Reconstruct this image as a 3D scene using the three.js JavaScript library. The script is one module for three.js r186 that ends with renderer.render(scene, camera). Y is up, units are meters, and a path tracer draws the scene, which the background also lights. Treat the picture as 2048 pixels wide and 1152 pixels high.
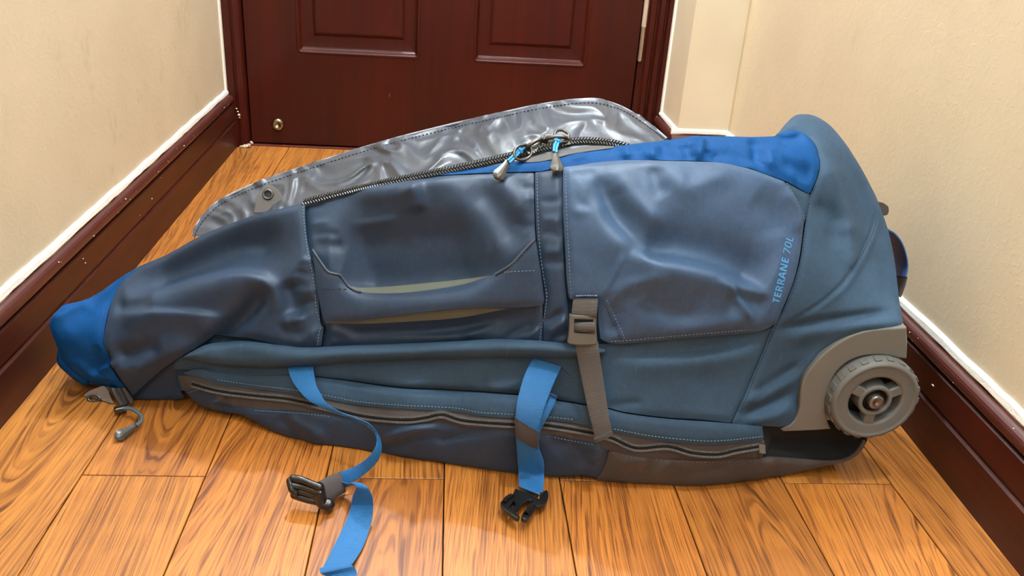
import * as THREE from 'three';
import { RoundedBoxGeometry } from 'three/addons/geometries/RoundedBoxGeometry.js';
import { mergeGeometries } from 'three/addons/utils/BufferGeometryUtils.js';
import { FontLoader } from 'three/addons/loaders/FontLoader.js';
import { RectAreaLightUniformsLib } from 'three/addons/lights/RectAreaLightUniformsLib.js';

// ------------------------------------------------------------------ camera, lights, exposure
const V3 = (x, y, z) => new THREE.Vector3(x, y, z);
const scene = new THREE.Scene();
scene.background = new THREE.Color(0x000000);
const PITCH = 0.43616, YAW = 0.08962, ROLL = 0.06765, FOCAL = 1700, EYE = V3(0, 0.5, 0);
const fwd = V3(Math.sin(YAW) * Math.cos(PITCH), -Math.sin(PITCH), -Math.cos(YAW) * Math.cos(PITCH));
const r0 = V3().crossVectors(fwd, V3(0, 1, 0)).normalize(), u0 = V3().crossVectors(r0, fwd);
const camR = r0.clone().multiplyScalar(Math.cos(ROLL)).addScaledVector(u0, Math.sin(ROLL));
const camU = u0.clone().multiplyScalar(Math.cos(ROLL)).addScaledVector(r0, -Math.sin(ROLL));
const camera = new THREE.PerspectiveCamera(2 * Math.atan(576 / FOCAL) * 180 / Math.PI, 2048 / 1152, 0.02, 30);
camera.position.copy(EYE);
camera.quaternion.setFromRotationMatrix(new THREE.Matrix4().makeBasis(camR, camU, fwd.clone().negate()));
const renderer = new THREE.WebGLRenderer({ antialias: true });
renderer.toneMapping = THREE.LinearToneMapping;
renderer.toneMappingExposure = 0.64;
renderer.shadowMap.enabled = true;
RectAreaLightUniformsLib.init();

const CEIL = 2.1, HALL_FRONT = 2.3;          // ceiling height, wall behind the photographer
const LAMPS = [                                // recessed downlights of the hall: x, z, candela, radius (m)
  [0.30, -0.30, 8.0, 0.025],
  [0.25, 0.70, 2.0, 0.04],
  [0.05, 1.50, 2.0, 0.04],
];
const WALL_LAMP = [-0.10, 1.87, -1.62, 10.5];    // small lamp on the wall above the door: x, y, z, candela
const LIGHT_COLOR = new THREE.Color(0.86, 0.98, 1.10);

// ------------------------------------------------------------------ small helpers
function rng(seed) { let s = seed >>> 0; return () => { s = (s + 0x6D2B79F5) | 0; let t = Math.imul(s ^ (s >>> 15), 1 | s); t = (t + Math.imul(t ^ (t >>> 7), 61 | t)) ^ t; return ((t ^ (t >>> 14)) >>> 0) / 4294967296; }; }
function hash2(i, j, s) { let h = Math.imul(i, 374761393) + Math.imul(j, 668265263) + Math.imul(s, 1274126177); h = Math.imul(h ^ (h >>> 13), 1274126177); h ^= h >>> 16; return (h >>> 0) / 4294967295; }
function noise(x, y, s = 0) {                  // value noise, -1..1
  const i = Math.floor(x), j = Math.floor(y); let fx = x - i, fy = y - j;
  fx = fx * fx * (3 - 2 * fx); fy = fy * fy * (3 - 2 * fy);
  const a = hash2(i, j, s), b = hash2(i + 1, j, s), c = hash2(i, j + 1, s), d = hash2(i + 1, j + 1, s);
  return 2 * (a + (b - a) * fx + (c - a) * fy + (a - b - c + d) * fx * fy) - 1;
}
function tnoise(x, y, px, py, s) {             // tiling value noise: x in 0..px, y in 0..py
  const i = Math.floor(x), j = Math.floor(y); let fx = x - i, fy = y - j;
  fx = fx * fx * (3 - 2 * fx); fy = fy * fy * (3 - 2 * fy);
  const w = (k, n) => ((k % n) + n) % n;
  const a = hash2(w(i, px), w(j, py), s), b = hash2(w(i + 1, px), w(j, py), s), c = hash2(w(i, px), w(j + 1, py), s), d = hash2(w(i + 1, px), w(j + 1, py), s);
  return 2 * (a + (b - a) * fx + (c - a) * fy + (a - b - c + d) * fx * fy) - 1;
}
const clamp = (x, a, b) => Math.min(b, Math.max(a, x)), mix = (a, b, t) => a + (b - a) * t;
const sstep = (a, b, x) => { const t = clamp((x - a) / (b - a), 0, 1); return t * t * (3 - 2 * t); };
function texture(w, h, fn, srgb) {             // fn(i, j) returns [r, g, b] 0..255 or one grey value
  const d = new Uint8Array(w * h * 4);
  for (let j = 0; j < h; j++) for (let i = 0; i < w; i++) {
    const c = fn(i, j), k = 4 * (j * w + i), a = typeof c === 'number' ? [c, c, c] : c;
    d[k] = clamp(a[0], 0, 255); d[k + 1] = clamp(a[1], 0, 255); d[k + 2] = clamp(a[2], 0, 255); d[k + 3] = 255;
  }
  const t = new THREE.DataTexture(d, w, h, THREE.RGBAFormat);
  t.wrapS = t.wrapT = THREE.RepeatWrapping; t.magFilter = THREE.LinearFilter; t.minFilter = THREE.LinearMipmapLinearFilter; t.generateMipmaps = true;
  if (srgb) t.colorSpace = THREE.SRGBColorSpace;
  t.needsUpdate = true; return t;
}
function rep(t, sx, sy, turn = 0) { const c = t.clone(); c.repeat.set(sx, sy); c.rotation = turn; c.needsUpdate = true; return c; }
const taken = {};
function numbered(n) { const k = taken[n] = (taken[n] ?? -1) + 1; return k ? `${n}_${String(k).padStart(3, '0')}` : n; }
function put(parent, name, geo, mat) {
  const m = new THREE.Mesh(geo, mat); m.name = name; m.castShadow = m.receiveShadow = true; parent.add(m); return m;
}
function struct(name, geo, mat) { const m = put(scene, name, geo, mat); m.userData.kind = 'structure'; return m; }
function structGroup(name, x = 0, y = 0, z = 0) { const g = new THREE.Group(); g.name = name; g.position.set(x, y, z); g.userData.kind = 'structure'; scene.add(g); return g; }
function boxUV(g) {                            // uv in metres from position and normal
  const p = g.attributes.position, n = g.attributes.normal, uv = new Float32Array(p.count * 2);
  for (let i = 0; i < p.count; i++) {
    const ax = Math.abs(n.getX(i)), ay = Math.abs(n.getY(i)), az = Math.abs(n.getZ(i));
    const [a, b] = ax >= ay && ax >= az ? [p.getZ(i), p.getY(i)] : ay >= az ? [p.getX(i), p.getZ(i)] : [p.getX(i), p.getY(i)];
    uv[2 * i] = a; uv[2 * i + 1] = b;
  }
  g.setAttribute('uv', new THREE.BufferAttribute(uv, 2)); return g;
}
function box(x0, x1, y0, y1, z0, z1) { const g = new THREE.BoxGeometry(x1 - x0, y1 - y0, z1 - z0); g.translate((x0 + x1) / 2, (y0 + y1) / 2, (z0 + z1) / 2); return boxUV(g); }
function prismZ(profile, z0, z1) {             // profile [x, y] points extruded along z, flat sides
  return prism(profile, (x, y, t) => V3(x, y, mix(z0, z1, t)));
}
function prism(profile, at) {
  const pos = [], n = profile.length;
  const tri = (...v) => v.forEach(q => pos.push(q.x, q.y, q.z));
  for (let i = 0; i < n; i++) {
    const a = profile[i], b = profile[(i + 1) % n];
    const p = at(a[0], a[1], 0), q = at(b[0], b[1], 0), r = at(b[0], b[1], 1), s = at(a[0], a[1], 1);
    tri(p, q, r); tri(p, r, s);
  }
  const cap = THREE.ShapeUtils.triangulateShape(profile.map(a => new THREE.Vector2(a[0], a[1])), []);
  for (const [a, b, c] of cap) for (const t of [0, 1]) tri(...[a, b, c].map(k => at(profile[k][0], profile[k][1], t)));
  const g = new THREE.BufferGeometry(); g.setAttribute('position', new THREE.Float32BufferAttribute(pos, 3)); g.computeVertexNormals(); return boxUV(g);
}

// ------------------------------------------------------------------ surveying: sight lines of the photograph meet planes of the place
function sight(px, py) { return fwd.clone().addScaledVector(camR, (px - 1024) / FOCAL).addScaledVector(camU, (576 - py) / FOCAL); }
function meet(px, py, n, c) { const d = sight(px, py); return EYE.clone().addScaledVector(d, (c - n.dot(EYE)) / n.dot(d)); }
const onY = (px, py, y = 0) => meet(px, py, V3(0, 1, 0), y);
const onZ = (px, py, z) => meet(px, py, V3(0, 0, 1), z);

// ------------------------------------------------------------------ materials of the room
const R1 = (r, g, b) => new THREE.Color().setRGB(r / 255, g / 255, b / 255, THREE.SRGBColorSpace);
const stuccoBump = texture(1024, 1024, (i, j) => {
  const x = i / 1024, y = j / 1024;
  const wx = x + 0.006 * tnoise(x * 30, y * 30, 30, 30, 7), wy = y + 0.006 * tnoise(x * 30, y * 30, 30, 30, 8);
  const a = tnoise(wx * 90, wy * 90, 90, 90, 1), b = tnoise(wx * 190, wy * 190, 190, 190, 2), c = tnoise(x * 40, y * 40, 40, 40, 3);
  return 128 + 75 * sstep(-0.1, 0.75, 0.6 * a + 0.5 * b + 0.25 * c) + 12 * c;
});
function wallColor(r, g, b, marks, seed) {
  return texture(1024, 1024, (i, j) => {
    const x = i / 1024, y = j / 1024;
    let k = 1 + 0.018 * tnoise(x * 6, y * 6, 6, 6, seed) + 0.012 * tnoise(x * 21, y * 21, 21, 21, seed + 1);
    const m = tnoise(x * 9, y * 9, 9, 9, seed + 2) * 0.6 + tnoise(x * 34, y * 26, 34, 26, seed + 3) * 0.5 + tnoise(x * 120, y * 90, 120, 90, seed + 4) * 0.3;
    k -= marks * 0.05 * sstep(0.55, 1.1, m);
    return [r * k, g * k, b * k * (1 - marks * 0.02 * sstep(0.5, 1, m))];
  }, true);
}
const leftPaint = new THREE.MeshStandardMaterial({ map: rep(wallColor(208, 194, 168, 1, 11), 1.1, 1.1), bumpMap: rep(stuccoBump, 2.6, 2.6), bumpScale: 0.0004, roughness: 0.55 });
const rightPaint = new THREE.MeshStandardMaterial({ map: rep(wallColor(212, 197, 170, 0.4, 31), 1.1, 1.1), bumpMap: rep(stuccoBump, 3.1, 3.1), bumpScale: 0.00042, roughness: 0.55 });
const creamPaint = new THREE.MeshStandardMaterial({ map: rep(wallColor(226, 213, 186, 0.2, 51), 1.1, 1.1), roughness: 0.6 });
const ceilingPaint = new THREE.MeshStandardMaterial({ color: R1(222, 224, 224), roughness: 0.9 });
const whitePaint = new THREE.MeshStandardMaterial({ color: R1(250, 247, 238), roughness: 0.5, bumpMap: rep(stuccoBump, 6, 6), bumpScale: 0.0006 });
const mahoganyTex = texture(512, 1024, (i, j) => {
  const x = i / 512, y = j / 1024;
  const w = tnoise(x * 10 + 0.5 * tnoise(x * 3, y * 5, 3, 5, 3), y * 2, 10, 2, 1) * 0.5 + tnoise(x * 70, y * 4, 70, 4, 2) * 0.35 + tnoise(x * 200, y * 10, 200, 10, 4) * 0.2;
  const t = 1 + 0.2 * w;
  return [60 * t, 15 * t, 5 * t];
}, true);
const mahogany = new THREE.MeshPhysicalMaterial({ map: rep(mahoganyTex, 1.6, 0.9), roughness: 0.5, specularIntensity: 0.35, clearcoat: 0.14, clearcoatRoughness: 0.15 });
const baseTex = texture(1024, 128, (i, j) => {
  const x = i / 1024, y = j / 128;
  const t = 1 + 0.13 * tnoise(x * 8, y * 16, 8, 16, 5) + 0.1 * tnoise(x * 30, y * 64, 30, 64, 6);
  return [57 * t, 17 * t, 7 * t];
}, true);
const baseWood = new THREE.MeshPhysicalMaterial({ map: rep(baseTex, 1, 4), roughness: 0.5, specularIntensity: 0.5, clearcoat: 0.2, clearcoatRoughness: 0.2 });
const beadWood = new THREE.MeshPhysicalMaterial({ color: R1(70, 28, 21), roughness: 0.42, clearcoat: 0.3, clearcoatRoughness: 0.3 });
const darkGap = new THREE.MeshStandardMaterial({ color: R1(22, 12, 8), roughness: 0.9 });
const chipMat = new THREE.MeshStandardMaterial({ color: R1(222, 205, 188), roughness: 0.8 });

// ------------------------------------------------------------------ floor: single planks
const PITCHX = 0.1087, PX0 = -0.3195, PLEN = 0.91, JOINT = onY(300, 951).z;
const plankTex = [];
for (let v = 0; v < 7; v++) {
  const rd = rng(100 + v), x0 = v % 3 === 0 ? (rd() - 0.5) * 0.05 : (rd() < 0.5 ? -1 : 1) * (0.055 + 0.05 * rd()), d0 = 0.004 + 0.02 * rd(), sl = (0.02 + 0.05 * rd()) * (rd() < 0.5 ? -1 : 1), dd = (sl < 0 ? d0 - sl : d0) + (v % 3 ? 0.02 + 0.02 * rd() : 0), tone = 0.94 + 0.12 * rd(), sp = 0.0034 + 0.0016 * rd(), red = (rd() - 0.5) * 0.08;
  plankTex.push(texture(288, 2048, (i, j) => {
    const x = (i / 288 - 0.5) * PITCHX, z = j / 2048 * PLEN;
    const dep = dd + sl * z / 0.9 + 0.005 * noise(z * 3.1, 3, v) + 0.002 * noise(z * 9, 9, v);
    const wob = 0.0012 * noise(x * 45, z * 5, v + 20) + 0.0004 * noise(x * 160, z * 22, v + 30);
    const r = Math.hypot(x - x0 - 0.012 * noise(z * 3, 5, v + 40), dep) + wob;
    const q = r / (sp * (1 + 0.25 * noise(r * 60, 1, v + 3))), f = q - Math.floor(q);
    const late = sstep(0.35, 0.9, f) * (1 - sstep(0.92, 1, f));                 // latewood line of each ring
    const broad = noise(r * 55, z * 0.8, v + 50);
    const w2 = r + 0.0005 * noise(z * 14, x * 60, v + 63);
    const pore = sstep(0.02, 0.62, noise(w2 * 1150, z * 15, v + 60)) * (0.62 + 0.38 * noise(x * 120, z * 9, v + 61)) + 0.8 * sstep(0.1, 0.8, noise(w2 * 2300, z * 34, v + 64));
    const fine = noise(x * 2600, z * 26, v + 62);
    const t = clamp(0.27 * late * (0.6 + 0.4 * noise(z * 9, q, v + 8)) + 0.14 * broad + 0.56 * pore + 0.16 * fine + 0.06, 0, 1);
    const a = [186, 117, 48], b = [92, 47, 14];
    const k = tone * (1 + 0.02 * noise(x * 20, z * 4, v + 70));
    return [mix(a[0], b[0], t) * k * (1 + red * 0.3), mix(a[1], b[1], t) * k * (1 - red * 0.4), mix(a[2], b[2], t) * k * (1 - red)];
  }, true));
}
const plankBump = texture(128, 1024, (i, j) => 150 - 90 * sstep(0.2, 0.8, tnoise(i / 128 * 60, j / 1024 * 40, 60, 40, 3)) + 14 * tnoise(i / 128 * 30, j / 1024 * 12, 30, 12, 5));
const plankMats = plankTex.map(t => new THREE.MeshPhysicalMaterial({ map: t, bumpMap: plankBump, bumpScale: 0.00012, roughness: 0.42, clearcoat: 0.35, clearcoatRoughness: 0.28 }));
function plankGeo(w, len, flip) {
  const T = 0.008, c = 0.0004, g = 0.0006, hx = w / 2 - g, hz = len / 2 - g, pos = [], uv = [];
  const q = (a, b, cc, d) => { for (const p of [a, b, cc, a, cc, d]) { pos.push(...p); uv.push(flip ? 0.5 - p[0] / w : 0.5 + p[0] / w, flip ? 0.5 - p[2] / len : 0.5 + p[2] / len); } };
  const A = [-hx + c, 0, -hz + c], B = [-hx + c, 0, hz - c], C = [hx - c, 0, hz - c], D = [hx - c, 0, -hz + c];
  const a = [-hx, -c, -hz], b = [-hx, -c, hz], cc = [hx, -c, hz], d = [hx, -c, -hz];
  const a2 = [-hx, -T, -hz], b2 = [-hx, -T, hz], c2 = [hx, -T, hz], d2 = [hx, -T, -hz];
  q(A, B, C, D); q(a, b, B, A); q(b, cc, C, B); q(cc, d, D, C); q(d, a, A, D);
  q(a2, b2, b, a); q(b2, c2, cc, b); q(c2, d2, d, cc); q(d2, a2, a, d); q(a2, d2, c2, b2);
  const G = new THREE.BufferGeometry(); G.setAttribute('position', new THREE.Float32BufferAttribute(pos, 3)); G.setAttribute('uv', new THREE.Float32BufferAttribute(uv, 2)); G.computeVertexNormals(); return G;
}
const floor = structGroup('floor');
put(floor, 'subfloor', box(-0.6, 0.8, -0.05, -0.0085, -1.85, HALL_FRONT + 0.1), darkGap);
{
  const geos = [plankGeo(PITCHX, PLEN, false), plankGeo(PITCHX, PLEN, true)], rd = rng(5);
  let n = 0;
  for (let c = -2; c < 9; c++) {
    const x = PX0 + (c + 0.5) * PITCHX, off = ((c % 2) + 2) % 2 === 0 ? 0 : PLEN * 0.5;
    for (let k = -2; k < 4; k++) {
      const z = JOINT + off + (k + 0.5) * PLEN; if (z < -2.3 || z > HALL_FRONT + 0.3) continue;
      const m = put(floor, numbered('plank'), geos[Math.floor(rd() * 2)], plankMats[(c * 3 + k * 5 + 70 + Math.floor(rd() * 2)) % 7]);
      m.position.set(x, -0.0002 * rd(), z); n++;
    }
  }
}

// ------------------------------------------------------------------ walls, ceiling
const LW = -0.4335;                                            // left wall plane
const RWX = z => 0.510 + 0.018 * (-z - 0.6);                   // right wall plane, very slightly out of square
const ZD = -1.72, ZJ = -1.55, XJ = 0.431;                      // door plane, nib face, nib side
struct('wall_left', box(LW - 0.1, LW, 0, CEIL, ZD - 0.15, HALL_FRONT), leftPaint);
struct('wall_right', prism([[RWX(ZJ), ZJ], [RWX(HALL_FRONT), HALL_FRONT], [RWX(HALL_FRONT) + 0.15, HALL_FRONT], [RWX(ZJ) + 0.15, ZJ]], (x, z, t) => V3(x, t * CEIL, z)), rightPaint);
{
  const nib = structGroup('wall_nib');                         // pier between the door and the right wall
  put(nib, 'nib_core', box(XJ, RWX(ZJ) + 0.15, 0, CEIL, ZD - 0.15, ZJ), creamPaint);
}
struct('wall_front', box(-0.6, 0.75, 0, CEIL, HALL_FRONT, HALL_FRONT + 0.1), ceilingPaint);
struct('wall_back', box(LW, XJ, 1.80, CEIL, ZD - 0.15, ZD + 0.02), leftPaint);
struct('ceiling', box(-0.6, 0.75, CEIL, CEIL + 0.1, ZD - 0.2, HALL_FRONT + 0.1), ceilingPaint);

// baseboards: moulded board, rounded bead, white paint line along the top
const boardProfile = [[0, 0], [0.0125, 0], [0.0125, 0.049], [0.0095, 0.0515], [0.0095, 0.0535], [0.0115, 0.0555], [0.0115, 0.0850], [0.009, 0.0866], [0, 0.0866]];
const beadProfile = (() => { const p = [[0, 0.0872]]; for (let k = 0; k <= 10; k++) { const a = -Math.PI / 2 + Math.PI * k / 10; p.push([0.0035 + 0.0098 * Math.cos(a), 0.0962 + 0.009 * Math.sin(a)]); } p.push([0, 0.1052]); return p; })();
const lineProfile = [[0, 0.1052], [0.0035, 0.1056], [0.0048, 0.108], [0.0042, 0.113], [0.002, 0.1155], [0, 0.116]];
function baseboard(name, A, B, nx, nz, seed) {                 // along A -> B on the wall, (nx, nz) into the room
  const g = structGroup(name);
  const at = (o, y, t) => V3(mix(A[0], B[0], t) + nx * o, y, mix(A[1], B[1], t) + nz * o);
  put(g, 'board', prism(boardProfile, at), baseWood);
  put(g, 'bead', prism(beadProfile, at), beadWood);
  // the paint line is brushed by hand: its lower edge wavers
  const L = Math.hypot(B[0] - A[0], B[1] - A[1]), n = Math.max(2, Math.round(L / 0.02)), parts = [];
  for (let k = 0; k < n; k++) {
    const w = s => 0.0016 * noise(s * L * 40, 1, seed) + 0.0009 * noise(s * L * 150, 2, seed);
    parts.push(prism(lineProfile, (o, y, t) => { const s = (k + t) / n; return at(o, y < 0.1125 ? y + w(s) * (y < 0.107 ? 1 : 0.3) : y + 0.6 * w(s + 9), s); }));
  }
  put(g, 'paint_line', mergeGeometries(parts), whitePaint);
  const rd = rng(seed), chips = [];
  for (let k = 0; k < L * 28; k++) {
    const t = rd(), up = rd(), a = up < 0.72 ? -0.6 + 1.7 * rd() : 0, s = 0.0004 + 0.0011 * rd() * rd();
    const q = up < 0.72 ? at(0.0035 + 0.0098 * Math.cos(a), 0.0962 + 0.009 * Math.sin(a), t) : at(0.0116, 0.054 + 0.033 * rd(), t);
    const c = new THREE.IcosahedronGeometry(s, 1); c.scale(1, 0.7, 1 + 1.5 * rd()); c.translate(q.x, q.y, q.z); chips.push(c);
  }
  const m = put(g, 'paint_chips', mergeGeometries(chips), chipMat); m.userData.kind = 'stuff';
}
baseboard('baseboard_left', [LW, ZD + 0.02], [LW, HALL_FRONT], 1, 0, 3);
baseboard('baseboard_right', [RWX(ZJ), ZJ], [RWX(HALL_FRONT), HALL_FRONT], -1, 0, 5);
baseboard('baseboard_nib_side', [XJ, ZD + 0.03], [XJ, ZJ], -1, 0, 7);
baseboard('baseboard_nib_face', [XJ - 0.0125, ZJ], [RWX(ZJ), ZJ], 0, 1, 9);
struct('trim_1', prismZ([[LW, 0.112], [LW + 0.0028, 0.112], [LW + 0.0034, 1.80], [LW, 1.80]], ZD + 0.022, ZD + 0.031), whitePaint);
struct('trim_2', prism([[0, 0], [0.0035, 0.001], [0.0035, 0.010], [0, 0.011]], (o, s, t) => V3(XJ - o, mix(0.112, 1.80, t), ZD + 0.030 + s + 0.0015 * Math.sin(40 * t))), whitePaint);

// ------------------------------------------------------------------ door, casing, hinge, stop
const DX0 = -0.395, DX1 = 0.3735, DY0 = 0.006, DY1 = 1.76, doorFront = ZD;
const door = structGroup('door_1', (DX0 + DX1) / 2, 0, ZD);
const toDoor = g => { g.translate(-(DX0 + DX1) / 2, 0, -ZD); return g; };
function rrect(x0, x1, y0, y1, r, n = 5) {
  const p = [];
  for (const [cx, cy, a0] of [[x1 - r, y1 - r, 0], [x0 + r, y1 - r, 90], [x0 + r, y0 + r, 180], [x1 - r, y0 + r, 270]])
    for (let k = 0; k <= n; k++) { const a = (a0 + 90 * k / n) * Math.PI / 180; p.push([cx + r * Math.cos(a), cy + r * Math.sin(a)]); }
  return p;
}
const doorPanels = [[-0.297, -0.0585, 0.187, 0.86], [0.0455, 0.2725, 0.187, 0.86], [-0.297, -0.0585, 0.98, 1.66], [0.0455, 0.2725, 0.98, 1.66]];
{
  const shape = new THREE.Shape([[DX0, DY0], [DX1, DY0], [DX1, DY1], [DX0, DY1]].map(a => new THREE.Vector2(...a)));
  for (const [a, b, c, d] of doorPanels) shape.holes.push(new THREE.Path(rrect(a, b, c, d, 0.008).map(q => new THREE.Vector2(...q))));
  const leaf = new THREE.ExtrudeGeometry(shape, { depth: 0.038, bevelEnabled: false }); leaf.translate(0, 0, ZD - 0.038);
  put(door, 'door_leaf', toDoor(boxUV(leaf)), mahogany);
  const prof = [[0, 0], [0.0012, 0.0016], [0.003, 0.0022], [0.005, 0.0016], [0.0062, -0.001], [0.0075, -0.0045], [0.010, -0.0080], [0.0125, -0.0095], [0.030, -0.0100], [0.0315, -0.0098], [0.036, -0.0052], [0.0375, -0.0046], [0.039, -0.0046]];
  for (const [a, b, c, d] of doorPanels) {
    const pos = [], idx = [], per = rrect(a, b, c, d, 0.008).length;
    for (const [ins, dz] of prof) for (const [x, y] of rrect(a + ins, b - ins, c + ins * 1.12, d - ins, Math.max(0.0006, 0.008 - ins * 0.75))) pos.push(x, y, ZD + dz);
    const rings = prof.length;
    for (let r = 0; r < rings - 1; r++) for (let k = 0; k < per; k++) { const k2 = (k + 1) % per, p = r * per + k, q = r * per + k2; idx.push(p, q, q + per, p, q + per, p + per); }
    for (let k = 1; k < per - 1; k++) idx.push((rings - 1) * per, (rings - 1) * per + k, (rings - 1) * per + k + 1);
    let g = new THREE.BufferGeometry(); g.setAttribute('position', new THREE.Float32BufferAttribute(pos, 3)); g.setIndex(idx); g.computeVertexNormals();
    put(door, numbered('door_panel'), toDoor(boxUV(g)), mahogany);
  }
  // round magnetic stop low on the leaf
  const st = new THREE.LatheGeometry([[0.0, 0.0035], [0.003, 0.004], [0.0048, 0.0072], [0.0075, 0.0082], [0.0098, 0.0075], [0.0118, 0.005], [0.0125, 0.001], [0.0125, -0.001]].map(a => new THREE.Vector2(...a)), 40);
  st.rotateX(Math.PI / 2); st.translate(-0.341, 0.0455, ZD + 0.001);
  const nickel = new THREE.MeshPhysicalMaterial({ color: R1(150, 138, 112), metalness: 1, roughness: 0.3 });
  put(door, 'door_stop', toDoor(st), nickel).userData.label = 'round brushed metal stop low on the door';
  const scr = [];                                              // two small scratches in the varnish
  for (const [px, py, l, r] of [[779, 190, 0.006, 1.4]]) { const q = onZ(px, py, ZD + 0.0002), s = new THREE.CapsuleGeometry(0.0004, l, 2, 6); s.rotateZ(r + Math.PI / 2); s.scale(1, 1, 0.4); s.translate(q.x, q.y, q.z); scr.push(s); }
  put(door, 'scratch', toDoor(mergeGeometries(scr)), new THREE.MeshStandardMaterial({ color: R1(150, 95, 78), roughness: 0.7 }));
  const hin = structGroup('door_hinge', 0.379, 0.207, ZD + 0.006);
  const steel = new THREE.MeshPhysicalMaterial({ color: R1(190, 172, 150), metalness: 0.9, roughness: 0.35 });
  const cyl = (y0, y1, r) => { const c = new THREE.CylinderGeometry(r, r, y1 - y0, 20); c.translate(0, (y0 + y1) / 2, 0); return c; };
  put(hin, 'knuckle', cyl(0.004, 0.0660, 0.0046), steel); put(hin, 'knuckle', cyl(0.0667, 0.13, 0.0049), new THREE.MeshPhysicalMaterial({ color: R1(226, 205, 190), metalness: 0.6, roughness: 0.4 }));
  const tip = new THREE.SphereGeometry(0.0048, 16, 12); tip.scale(1, 0.9, 1); tip.translate(0, 0.003, 0); put(hin, 'finial', tip, steel);
}
{
  const L = structGroup('trim_3');
  put(L, 'casing', prism([[LW, ZD - 0.06], [LW, ZD + 0.022], [LW + 0.016, ZD + 0.022], [LW + 0.0185, ZD + 0.018], [LW + 0.021, ZD + 0.018], [LW + 0.0225, ZD + 0.021], [LW + 0.033, ZD + 0.021], [LW + 0.0355, ZD + 0.017], [LW + 0.0355, ZD - 0.06]], (x, z, t) => V3(x, 1.80 * t, z)), mahogany);
  const R = structGroup('trim_4');
  const x = 0.3765;
  put(R, 'casing', prism([[x, ZD - 0.06], [x, ZD + 0.004], [x + 0.010, ZD + 0.006], [x + 0.013, ZD + 0.014], [x + 0.021, ZD + 0.017], [x + 0.0235, ZD + 0.013], [x + 0.0265, ZD + 0.013], [x + 0.029, ZD + 0.022], [x + 0.037, ZD + 0.024], [x + 0.0395, ZD + 0.020], [x + 0.042, ZD + 0.020], [x + 0.0445, ZD + 0.028], [XJ, ZD + 0.029], [XJ, ZD - 0.06]], (a, z, t) => V3(a, 1.80 * t, z)), mahogany);
  struct('trim_5', prism([[DX0 - 0.003, 1.765], [DX1 + 0.003, 1.765], [DX1 + 0.003, 1.80], [DX0 - 0.003, 1.80]], (a, y, t) => V3(a, y, mix(ZD - 0.06, ZD + 0.02, t))), mahogany);
  struct('threshold', box(DX0 - 0.002, DX1 + 0.003, -0.002, 0.0022, ZD - 0.06, ZD + 0.008), new THREE.MeshStandardMaterial({ color: R1(92, 34, 18), roughness: 0.6 }));
  struct('door_backing', box(LW, XJ, 0, 1.80, ZD - 0.10, ZD - 0.06), darkGap);
  // crumbs of filler at the foot of the left casing
  const rd = rng(77), blobs = [];
  for (const [px, py, s, dz] of [[497, 290, 0.0042, 0.022], [490, 293, 0.0045, 0.024], [483, 293, 0.003, 0.022], [503, 285, 0.0028, 0.02], [478, 230, 0.0026, 0.022], [473, 217, 0.0022, 0.022], [475, 223, 0.0018, 0.022], [479, 235, 0.0016, 0.022]]) {
    const q = onZ(px, py, ZD + dz), g = new THREE.IcosahedronGeometry(s, 2), p = g.attributes.position;
    for (let i = 0; i < p.count; i++) { const k = 1 + 0.6 * noise(p.getX(i) * 700 + px, p.getY(i) * 500 + p.getZ(i) * 300, 4); p.setXYZ(i, p.getX(i) * k, p.getY(i) * k * 0.8, p.getZ(i) * k * 0.6); }
    g.computeVertexNormals(); g.translate(q.x, Math.max(q.y, 0.002), q.z); blobs.push(g);
  }
  put(L, 'filler_crumbs', mergeGeometries(blobs), new THREE.MeshStandardMaterial({ color: R1(214, 190, 160), roughness: 0.9 })).userData.kind = 'stuff';
}

// ------------------------------------------------------------------ ceiling lamps (above the frame)
LAMPS.forEach(([x, z, cd, r], i) => {
  const g = new THREE.Group(); g.name = numbered('ceiling_lamp'); g.position.set(x, CEIL - 0.004, z); scene.add(g);
  g.userData = { label: ['round recessed ceiling lamp between the bag and the camera', 'round recessed ceiling lamp above the photographer', 'round recessed ceiling lamp at the far end of the hall behind the camera'][i], category: 'ceiling lamp' };
  const rim = new THREE.TorusGeometry(0.05, 0.006, 10, 40); rim.rotateX(Math.PI / 2); put(g, 'lamp_rim', rim, whitePaint);
  const d = new THREE.CylinderGeometry(0.045, 0.045, 0.004, 32);
  put(g, 'lamp_lens', d, new THREE.MeshStandardMaterial({ color: 0xffffff, emissive: LIGHT_COLOR, emissiveIntensity: 4 }));
  const p = new THREE.PointLight(LIGHT_COLOR, cd, 0, 2); p.position.set(0, -0.03 - r, 0); p.castShadow = true; p.shadow.radius = r / 0.02; p.shadow.mapSize.set(2048, 2048); p.shadow.bias = -0.0005; g.add(p);
});
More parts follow.
